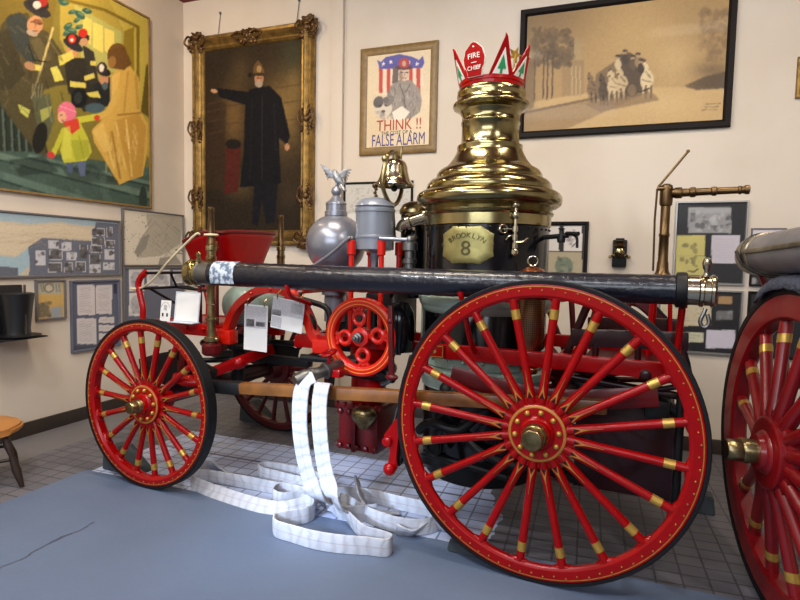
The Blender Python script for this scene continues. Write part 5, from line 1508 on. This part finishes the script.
def white_hose():
    b = MB(); S = .048
    v0 = EM @ V((-1.40, .09, .838))
    # limb that leaves the coupling
    X = EM.to_3x3() @ V((1, 0, 0)); X1 = EM.to_3x3() @ V((.9, -.35, -.3))
    ribbon(b, [(EP(314, 377, .085), X1), (EP(306, 381, .055), X1), (EP(301, 393, .03), X), (EP(299.5, 420, .02), X), (EP(302, 448, .02), X), (EP(308, 474, .02), X), (EP(317, 497, .02), X), (FL(327, 513, .075), X1), (FL(340, 520, .05), 75), (FL(358, 522, .05), 88), (FL(376, 520, .05), 90)], .105)
    # limb that hangs over the pole
    ribbon(b, [(EP(329, 398, .19), X), (EP(327, 388, .185), X), (EP(324.5, 384, .13), X), (EP(322, 386, .05), X), (EP(319.5, 402, .025), X), (EP(319.5, 425, .01), X), (EP(322, 452, .01), X), (EP(327, 478, .0), X), (EP(335, 500, -.02), X1), (FL(346, 526, .07), 55), (FL(363, 541, .05), 85), (FL(382, 548, .05), 90), (FL(391, 552, .05), 90), (FL(386, 557, .05), 90), (FL(366, 555, .05), 88), (FL(340, 553, .05), 85), (FL(315, 549, .05), 85), (FL(294, 543, .05), 88), (FL(276, 537, .05), 90), (FL(275.5, 530, .05), 90), (FL(290, 526.5, .05), 90), (FL(307, 523, .05), 90), (FL(314, 518, .05), 90), (FL(311, 512, .05), 90), (FL(302, 509, .05), 90)], .10)
    # pale flat run to the left and its return
    ribbon(b, [(FL(316, 508, .05), 85), (FL(300, 511, .04), 70), (FL(285, 513, .03), 60), (FL(268, 512, .03), 55), (FL(248, 507, .03), 50), (FL(226, 500, .03), 50), (FL(206, 493, .03), 55), (FL(194, 488, .035), 75), (FL(193, 483, .045), 90), (FL(205, 482, .045), 90), (FL(225, 485, .045), 90), (FL(248, 489, .045), 90), (FL(270, 493.5, .045), 88), (FL(292, 498, .05), 88), (FL(316, 503, .05), 90)], .088)
    # small coil
    ribbon(b, [(FL(322, 503, .05), 90), (FL(302, 505, .05), 90), (FL(283, 507, .05), 90), (FL(273.5, 503, .05), 90), (FL(279, 497, .05), 90), (FL(296, 495, .05), 90), (FL(314, 496, .05), 90), (FL(330, 499, .05), 90)], .09)
    # back loop
    ribbon(b, [(FL(322, 494, .05), 80), (FL(300, 489, .045), 75), (FL(280, 484, .045), 80), (FL(263, 479.5, .047), 90), (FL(259, 475.5, .047), 90), (FL(267, 473.5, .047), 90), (FL(284, 476, .047), 90), (FL(304, 480, .047), 90), (FL(322, 486, .047), 90)], .085)
    # strand that comes from behind the front wheel
    ribbon(b, [(FL(198, 482, .05), 88), (FL(202, 474, .05), 85), (FL(212, 470, .04), 60), (FL(222, 473, .03), 40), (FL(234, 478, .02), 20), (FL(246, 483, .02), 20)], .08)
    # right-hand runs towards the rear wheel
    ribbon(b, [(FL(334, 502, .05), 85), (FL(352, 501, .05), 88), (FL(372, 504, .05), 88), (FL(396, 510, .05), 88), (FL(418, 515, .05), 88), (FL(434, 520, .05), 85), (FL(441, 526, .045), 75), (FL(430, 534, .05), 88), (FL(412, 535.5, .05), 90), (FL(396, 533, .05), 88), (FL(380, 528, .05), 85), (FL(364, 521, .05), 88), (FL(352, 513, .05), 88), (FL(340, 508, .05), 80)], .095)
    ribbon(b, [(FL(357, 494, .10), 60), (FL(359, 503, .09), 55), (FL(363, 514, .08), 50), (FL(372, 523, .05), 60)], .07)
    ribbon(b, [(FL(396, 536, .04), 70), (FL(412, 538, .03), 45), (FL(424, 534, .04), 60), (FL(436, 531, .04), 60), (FL(450, 535, .03), 40), (FL(462, 540, .02), 20)], .085)
    ribbon(b, [(FL(318, 506, .04), 50), (FL(336, 511, .03), 40), (FL(356, 514, .03), 40), (FL(378, 515, .02), 20), (FL(400, 516, .02), 15)], .085)
    o = b.build('hose_band', 'hose_canvas')
    t = thing('fire_hose', 'flat white canvas fire hose hung over the pole and heaped on the floor', 'hose', EM @ V((-1.3, 0, 0)), 0)
    o.data.transform(Matrix.Translation(-t.location)); o.parent = t
    c = MB(); d = (EM @ V((-1.32, .22, .875)) - v0).normalized()
    c.lathe([(.040, -.05), (.044, -.02), (.050, .0), (.050, .03), (.044, .034), (.044, .05)], v0-t.location, d, 24)
    c.build('coupling', 'steel', t)


white_hose()


def crown():
    O = V((BX, BY, 2.578))
    t = ething('crown_ornament', 'red metal crown with FIRE shield and star, sitting on the brass chimney top', 'crown', O)
    CR, CH = .77, .70
    b = MB(); b.ring([(.232, .0), (.244, .004), (.246, .03), (.252, .034), (.252, .062), (.236, .066), (.23, .05)], n=64); b.lathe([(.228, -.012), (.234, -.012), (.234, .006), (.228, .006)], n=64, mi=1)
    b.build('band', ['red', 'black_gloss'], t)

    def place(ang, out=.245, tilt=.16):
        # local x across, local y up, leaning outwards
        n = V((math.cos(ang), math.sin(ang), 0)); x = V((-n.y, n.x, 0)); up = (V((0, 0, 1))+n*tilt).normalized()
        return n*out+V((0, 0, .055)), x, up
    for ang, w, h in ((-2.50, .10, .26), (-1.02, .092, .29), (-.32, .10, .25), (.75, .085, .27), (1.6, .09, .27), (2.55, .085, .27)):
        o, x, up = place(ang, .238, .34)
        n = x.cross(up)
        s = MB()
        s.prism([(-w, 0), (w, 0), (w*.2, h), (0, h*1.08), (-.0, h)], .012, o, x, up, 0)
        for sg in (1, -1):
            q = o+n*(.004 if sg > 0 else -.016)
            s.prism([(-w*.72, .012), (w*.62, .012), (.008, h*.72)], .004, q, x, up, 1)
            q = q+n*(.003*sg)
            s.prism([(-w*.36, .05), (-.012, .05), (-.012, .014), (.006, .014), (.006, .05), (w*.34, .05), (.002, h*.54)], .004, q, x, up, 2)
        s.build('crown_point', ['red', 'white_enamel', 'green'], t)
    o, x, up = place(-1.80, .262, .12)
    n = x.cross(up)
    out = [(-.055, 0), (.055, 0), (.062, .05), (.082, .085), (.088, .14), (.078, .17), (.07, .205), (.044, .232), (.02, .255), (0, .262), (-.02, .255), (-.044, .232), (-.07, .205), (-.078, .17), (-.088, .14), (-.082, .085), (-.062, .05)]
    s = MB(); s.prism([(a*1.06, b_*1.03-.004) for a, b_ in out], .012, o, x, up, 1); s.prism(out, .008, o+n*.005, x, up, 0)
    mx = Matrix((x, up, n)).transposed().to_4x4(); mx.translation = o+n*.007
    s.text('FIRE', .058, mx @ Matrix.Translation((0, .158, 0)), 1, .001, bend=lambda c: V((c.x, c.y-.9*c.x*c.x*2.2, c.z)))
    s.text('CHIEF', .046, mx @ Matrix.Translation((0, .062, 0)), 1, .002, sx=.95)
    s.prism([(-.022, .104), (.022, .104), (.022, .109), (-.022, .109)], .003, o+n*.008, x, up, 1); s.ball(o+up*.226+n*.006, .007, 1, 8)
    s.build('shield', ['red', 'white_enamel'], t)
    o, x, up = place(-.62, .235, .2); n = x.cross(up)
    s = MB(); cc = o+up*.17
    s.prism([((.062 if k % 2 == 0 else .026)*math.sin(k*PI/5+.25), (.062 if k % 2 == 0 else .026)*math.cos(k*PI/5+.25)) for k in range(10)], .012, cc, x, up, 0)
    s.rod(o-up*.02, cc, .007); s.build('star', 'gold_leaf', t)
    o, x, up = place(3.0, .235, .3)
    s = MB(); s.tube([o, o+up*.08-x*.02, o+up*.15-x*.05], .009, 8, sub=3); s.tube([o+up*.05, o+up*.09+x*.02, o+up*.16+x*.02], .008, 8, sub=3); s.build('scroll', 'gold_leaf', t)
    for ch in t.children: ch.data.transform(Matrix.Diagonal((CR, CR, CH, 1)))


crown()


def signs():
    # white sheet in an acrylic stand and a little drawing card on the fore deck
    o = V((-2.635, .40, 1.066))
    t = ething('sign_stand', 'white sheet in clear slanted holder on the red fore deck', 'sign', o)
    up = V((0, .12, 1)).normalized(); x = V((1, 0, 0))
    b = MB(); b.prism([(-.125, 0), (.115, 0), (.115, .225), (-.125, .225)], .005, (0, 0, .0), x, up, bev=.001); b.beam((-.125, -.02, .004), (.115, -.02, .004), .08, .006); b.build('holder', 'acrylic', t)
    b = MB(); b.prism([(-.108, .012), (.108, .012), (.108, .212), (-.108, .212)], .0015, (0, -.003, 0), x, up); b.build('sheet', 'paper', t)
    o = V((-2.835, .385, 1.066))
    t = ething('drawing_card', 'small white card with line drawing beside the slanted sign holder', 'card', o)
    b = MB(); b.prism([(-.05, 0), (.05, 0), (.05, .155), (-.05, .155)], .004, (0, 0, 0), x, up); q = (0, -.003, 0)
    for dx in (-.022, .022): b.prism([(dx-.008, .035), (dx+.008, .035), (dx+.008, .06), (dx-.008, .06)], .001, q, x, up, 1)
    for dx in (-.012, .0, .012): b.prism([(dx-.0015, .08), (dx+.0015, .08), (dx+.0015, .12), (dx-.0015, .12)], .001, q, x, up, 1)
    for k in range(9):
        a0, a1 = PI*k/9, PI*(k+1)/9
        b.beam(V(q)+x*(.04*math.cos(a0))+up*(.10+.04*math.sin(a0)), V(q)+x*(.04*math.cos(a1))+up*(.10+.04*math.sin(a1)), .001, .002, 1, 0, (0, 1, 0))
    b.build('card', ['paper', 'ink_dark'], t)
    # two laminated sheets hung from the crane neck
    def hung(c0, w, h, rot, label, blocks, grey):
        o = V(c0)
        t = ething('notice_card', label, 'notice', o)
        x = V((math.cos(rot), 0, -math.sin(rot))); up = V((math.sin(rot), 0, math.cos(rot)))
        b = MB(); b.prism([(-w/2, -h), (w/2, -h), (w/2, 0), (-w/2, 0)], .003, (0, 0, 0), x, up); b.build('sheet', 'paper', t)
        b = MB()
        for (u0, v0, u1, v1, m) in blocks: b.prism([(u0*w, -v1*h), (u1*w, -v1*h), (u1*w, -v0*h), (u0*w, -v0*h)], .001, (0, -.0015, 0), x, up, m)
        b.build('print', ['mat_grey', 'print_grey', 'frame_grey'], t)
        for s in (-.36, .36):
            b = MB(); b.tube([x*(w*s)+up*-.01+V((0, -.003, 0)), x*(w*s)+up*.025+V((0, -.004, 0)), x*(w*s)+up*.05+V((0, .03, 0))], .004, 6)
            b.build('clip', 'brass_old', t)
    hung((-1.967, .365, 1.233), .195, .315, .03, 'tall white printed notice hanging straight below the red arch', [(-.46, .03, .46, .50, 1), (-.40, .32, -.06, .48, 2), (.02, .36, .4, .46, 2)], 0)
    hung((-1.685, .345, 1.283), .25, .205, .12, 'wide printed notice hanging crooked below the red arch', [(-.5, .02, .5, .54, 1), (.1, .08, .46, .40, 2), (-.48, .40, -.2, .58, 2), (-.48, .62, -.16, .96, 1)], 1)


mat('print_grey', (206, 206, 212), .5, var=.2, vscale=90)
signs()


def strainer():
    o = V((-.125, .385, .95))
    t = ething('suction_strainer', 'perforated copper strainer hanging behind the rear wheel top', 'strainer', o)
    b = MB()
    prof = [(.045, .02), (.06, .10), (.072, .19), (.075, .20), (.075, .50), (.07, .52)]
    n = 40; verts, faces = [], []
    uvl = b.bm.loops.layers.uv.verify(); vs = []; uv = {}
    for j in range(n+1):
        for r, z in prof:
            a = 2*PI*j/n; v = b.bm.verts.new((r*math.cos(a), r*math.sin(a), z)); uv[v] = (j/n, z); vs.append(v)
    k = len(prof)
    for j in range(n):
        for i in range(k-1):
            f = b.bm.faces.new([vs[q] for q in (j*k+i, (j+1)*k+i, (j+1)*k+i+1, j*k+i+1)]); f.smooth = True
            for l in f.loops: l[uvl].uv = uv[l.vert]
    b.build('basket', 'strainer_copper', t)
    b = MB(); b.lathe([(.0, 0), (.04, .0), (.05, .012), (.05, .03), (.044, .035)]); b.build('foot', 'copper', t); b = MB(); b.lathe([(.074, .50), (.086, .505), (.088, .53), (.08, .545), (.06, .565), (.03, .58), (.0, .584)], n=36); b.build('cap', 'copper', t)
    b = MB(); b.torus((0, 0, .612), (.3, -1, 0), .026, .005, 24, 8); b.rod((0, 0, .575), (0, 0, .59), .006); b.build('lifting_ring', 'nickel', t)
    b = MB(); b.rod((.0, .0, .012), (.03, .05, .012), .012); b.build('bracket', 'red_dark', t)


strainer()


def chock(label, p, rz, size=(.26, .10, .12)):
    o = MB(); L, W, H = size
    o.prism([(-L/2, 0), (L/2, 0), (L/2-.02, .02), (-L*.12, H), (-L/2+.015, H*.96)], W, (0, W/2, 0), (1, 0, 0), (0, 0, 1), bev=.008)
    q = o.build('wheel_chock', 'chock', None, p); q.rotation_euler = (0, 0, rz)
    tag(q, label, 'wheel chock', None)


def EF(x, y): p = EM @ V((x, y, 0)); p.z = 0; return p


chock('grey wedge chock on the floor in front of the near front wheel', EF(FX-.37, FYL+.02), PHI, (.34, .16, .17))
chock('grey wedge chock in front of the far front wheel, seen under the engine', EF(FX-.34, TRK-.06), PHI, (.34, .16, .19))
chock('low dark chock under the front side of the near rear wheel', EF(-.32, .03), PHI, (.30, .12, .07))
chock('small dark block behind the rear wheel, between the two vehicles', EF(.74, TRK-.04), PHI+PI, (.30, .12, .12))


def deck_gun():
    o = V((.515, 1.0, 1.02))
    t = ething('deck_gun', 'brass swivel deck gun on red legs at the engine tail', 'nozzle', o)
    b = MB()
    b.lathe([(.075, .455), (.075, .47), (.055, .485), (.045, .50), (.04, .55), (.036, .56), (.034, .70), (.038, .705), (.038, .72), (.034, .725), (.034, .88), (.042, .885), (.046, .90), (.046, .98), (.04, 1.0), (.02, 1.01), (.0, 1.012)], n=28)
    bmesh.ops.scale(b.bm, vec=V((.78, .78, 1)), verts=b.bm.verts)
    b.lathe([(.05, .44), (.085, .445), (.085, .462), (.06, .47)], n=28)
    b.build('riser', 'bronze', t)
    b = MB(); d = V((1, -.05, .02))
    b.lathe([(.03, 0), (.04, .02), (.04, .05), (.03, .055), (.028, .09), (.036, .095), (.036, .12), (.027, .125), (.026, .20), (.032, .205), (.032, .225), (.025, .23), (.024, .33), (.03, .335), (.03, .345), (.024, .35), (.026, .36), (.032, .365), (.032, .385), (.02, .39)], (.03, 0, .955), d, 28)
    for v_ in b.bm.verts: v_.co.y *= .8; v_.co.z = .955+(v_.co.z-.955)*.8
    b.build('barrel', 'bronze', t)
    b = MB(); b.rod((-.045, -.03, .99), (.10, -.03, 1.185), .007); b.ball((.10, -.03, 1.187), .01); b.tube([(-.05, -.03, .98), (-.055, -.03, .8), (-.05, -.03, .5)], .006, 8); b.rod((-.05, -.03, .98), (.02, -.02, .98), .012)
    b.build('lever', 'bronze', t)
    for x, y in ((-.045, -.04), (.05, .03), (-.03, .06)):
        l = MB(); l.rod((x*.9, y*.9, .457), (x*1.3, y*1.3, 0), .013); l.build('leg', 'red', t)


deck_gun()


def cord():
    b = MB(); b.tube([EM @ V(p) for p in ((-2.345, .24, 1.70), (-2.36, .22, 1.70), (-2.50, .22, 1.60), (-2.66, .24, 1.49), (-2.84, .30, 1.385), (-2.98, .34, 1.325), (-3.07, .36, 1.30), (-3.12, .36, 1.29))], .008, 8, sub=5)
    b.torus(EM @ V((-2.30, .30, 1.70)), (0, 0, 1), .042, .008, 20, 8); b.torus(EM @ V((-3.105, .36, 1.30)), (0, 0, 1), .03, .008, 16, 6)
    o = b.build('tie_cord', 'cord'); origin_to(o, EM @ V((-2.7, .3, 1.3))); tag(o, 'pale cord stretched from the near playpipe to the dash rail', 'rope')


cord()


# --- the neighbouring vehicle at the right edge
WQ = V((.745, 2.85, RR)); WRZ = -1.426


def neighbour():
    t = thing('hose_wagon', 'second red spoked-wheel fire wagon cut off by the right photo edge', 'wagon', (WQ.x, WQ.y, 0), WRZ)
    w = wheel('wagon_wheel', RR, .09, .59, 16, math.radians(80), .09, .16, .195, t, V((0, 0, RR)), .028, (.49, .53), red='wagon_red', fancy=False, capr=.054, dish=.07, tt=.034)
    c = copy_tree(w, t); c.location = (0, 1.62, RR); c.rotation_euler = (0, 0, PI)
    b = MB(); b.rod((0, .06, RR), (0, 1.56, RR), .045); b.build('axle', 'maroon', t)
    b = MB(); b.box((.9, .45, .95), (2.2, .06, .10), bev=.01); b.box((.9, 1.17, .95), (2.2, .06, .10), bev=.01); b.box((.0, .81, .93), (.08, .8, .08), bev=.01); b.box((0, .45, .80), (.1, .07, .2), bev=.01); b.box((0, 1.17, .80), (.1, .07, .2), bev=.01); b.build('frame', 'wagon_red', t)
    b = MB(); b.box((1.0, .81, 1.16), (1.8, .86, .30), bev=.03); b.build('hose_box', 'maroon', t)
    for x in (-.30, 1.2):
        s = MB(); s.beam((x-.11, .15, 1.22), (x-.10, .03, 1.522), .022, .03, 0, .004); s.beam((x-.11, .15, 1.23), (x-.09, .17, .98), .022, .03); s.beam((x-.09, .15, .99), (x-.09, .46, .96), .05, .05); s.beam((x-.09, .46, .97), (max(x, -.18)+.05, .46, .95), .05, .05); s.build('hose_strut', 'wagon_red', t)
    # silver suction hose lying above the wheel
    h = thing('suction_hose', 'weathered grey suction hose with battered tip above the right wagon wheel', 'hose', t.location, WRZ)
    b = MB(); b.lathe([(.094, 0), (.1, .02), (.1, .3), (.1, 2.2), (.09, 2.22)], (-.36, .02, 1.615), (1, 0, .035), 36); b.build('hose_body', 'hose_grey', h)
    b = MB(); b.lathe([(.05, -.13), (.085, -.125), (.096, -.10), (.1, -.05), (.102, .02), (.106, .03), (.106, .05), (.1, .055)], (-.36, .02, 1.615), (1, 0, .035), 36); b.build('hose_coupling', 'tarnish', h)
    b = MB(); b.beam((-.34, -.08, 1.627), (1.8, -.08, 1.702), .02, .022, 0, .004); b.build('side_batten', 'tarnish', h)
    b = MB(); b.tube([(-.40, -.09, 1.63), (-.32, -.08, 1.56), (-.22, -.02, 1.515), (-.1, .03, 1.512)], .008, 8, sub=4); b.ring([(.104, 0), (.108, .0), (.108, .012), (.104, .012)], (-.36, .02, 1.617), (1, .0, .3), 32); b.build('strap', 'leather', h)
    # blanket on the tyre top
    k = MB(); n = 34; m = 12; verts, faces = [], []
    rnd = random.Random(3)
    for i in range(n):
        a = math.radians(116)-math.radians(104)*i/(n-1)
        for j in range(m):
            u = j/(m-1); e = min(1, 6*min(u, 1-u)+.0)
            lift = .016+.03*math.sin(PI*u)**.6+rnd.uniform(-.006, .006)
            ends = min(1, i/2, (n-1-i)/2)
            r = RR+lift*(.3+.7*ends)-(.05 if j in (0, m-1) else 0)*0
            y = -.018+.125*u
            if j == 0: r -= .03
            verts.append((r*math.cos(a), y+.0, RR+r*math.sin(a)))
    for i in range(n-1):
        for j in range(m-1): faces.append((i*m+j, (i+1)*m+j, (i+1)*m+j+1, i*m+j+1))
    k.raw(verts, faces)
    o = k.build('blanket', 'blanket'); s = o.modifiers.new('thick', 'SOLIDIFY'); s.thickness = .012; s.offset = 1
    o.location = t.location; o.rotation_euler = (0, 0, WRZ)
    tag(o, 'rough blue-grey blanket laid over the tyre of the right wagon wheel', 'blanket')


mat('wagon_red', (128, 6, 14), .36, coat=.2, var=.25, vscale=6)
mat('hose_grey', (120, 118, 122), .42, metal=.3, var=.25, vscale=8, bump=.15, bscale=30)
mat('tarnish', (150, 140, 118), .35, metal=.8, var=.45, vscale=12, col2=(84, 76, 60))
neighbour()


# ------------------------------------------------------------------ light: daylight from the open front, lamps under the ceiling, added corner and floor fills
def area(name, loc, target, sx, sy, power, col):
    l = bpy.data.lights.new(name, 'AREA'); l.shape = 'RECTANGLE'; l.size = sx; l.size_y = sy; l.energy = power; l.color = col
    o = bpy.data.objects.new(name, l); C.objects.link(o); o.location = loc
    o.rotation_euler = (V(target)-V(loc)).to_track_quat('-Z', 'Y').to_euler()
    return o


area('daylight_door', (-.8, FY+.1, 2.9), (-.8, 3.2, .6), 5.0, 2.0, 250, (.82, .90, 1))
area('front_lamp', (-1.2, -.3, CEIL-.06), (-1.2, 2.2, 0), 2.4, .4, 80, (.90, .94, 1))
area('corner_fill', (-3.75, 3.3, CEIL-.25), (-4.3, 4.5, 2.6), .3, .3, 22, (1, .76, .48))  # added warm fill that brightens the upper wall by the left corner
area('ceiling_lamp', (-1.6, 2.6, CEIL-.06), (-1.6, 2.6, 0), 1.3, .3, 62, (1, .88, .72))
area('ceiling_lamp', (1.0, 2.9, CEIL-.06), (1.0, 2.9, 0), 1.3, .3, 42, (1, .86, .70))
area('ceiling_lamp', (-3.3, 1.2, CEIL-.06), (-3.3, 1.2, 0), 1.3, .3, 40, (1, .88, .72))
area('spot_lamp', (-2.4, .6, CEIL-.2), (-1.6, 2.9, .6), .2, .2, 45, (.9, .95, 1))
area('spot_lamp', (1.6, .8, CEIL-.2), (-.2, 3.4, 1.8), .2, .2, 32, (1, .92, .8))


def spot(name, loc, target, power, col, ang, rad=.12):
    l = bpy.data.lights.new(name, 'SPOT'); l.energy = power; l.color = col; l.spot_size = math.radians(ang); l.spot_blend = .5; l.shadow_soft_size = rad
    o = bpy.data.objects.new(name, l); C.objects.link(o); o.location = loc
    o.rotation_euler = (V(target)-V(loc)).to_track_quat('-Z', 'Y').to_euler()


spot('floor_fill', (-2.6, -1.6, 2.0), (-1.4, 3.85, .0), 1500, (.60, .75, 1), 15, .3)  # added cool spot that brightens the paving under the engine

w = bpy.data.worlds.new('World'); bpy.context.scene.world = w; w.use_nodes = True
w.node_tree.nodes['Background'].inputs[0].default_value = (.5, .55, .6, 1); w.node_tree.nodes['Background'].inputs[1].default_value = .25

cd = bpy.data.cameras.new('Camera'); cam = bpy.data.objects.new('Camera', cd); C.objects.link(cam)
cd.sensor_width = 36; cd.lens = FOC/800*36; cd.clip_start = .05
mw = Matrix((AX[0], AX[1], -AX[2])).transposed().to_4x4(); mw.translation = CAM
cam.matrix_world = mw
sc = bpy.context.scene
sc.camera = cam
sc.view_settings.view_transform = 'Standard'; sc.view_settings.look = 'None'; sc.view_settings.gamma = 1; sc.view_settings.use_curve_mapping = False
sc.view_settings.exposure = .1
sc.cycles.max_bounces = 8
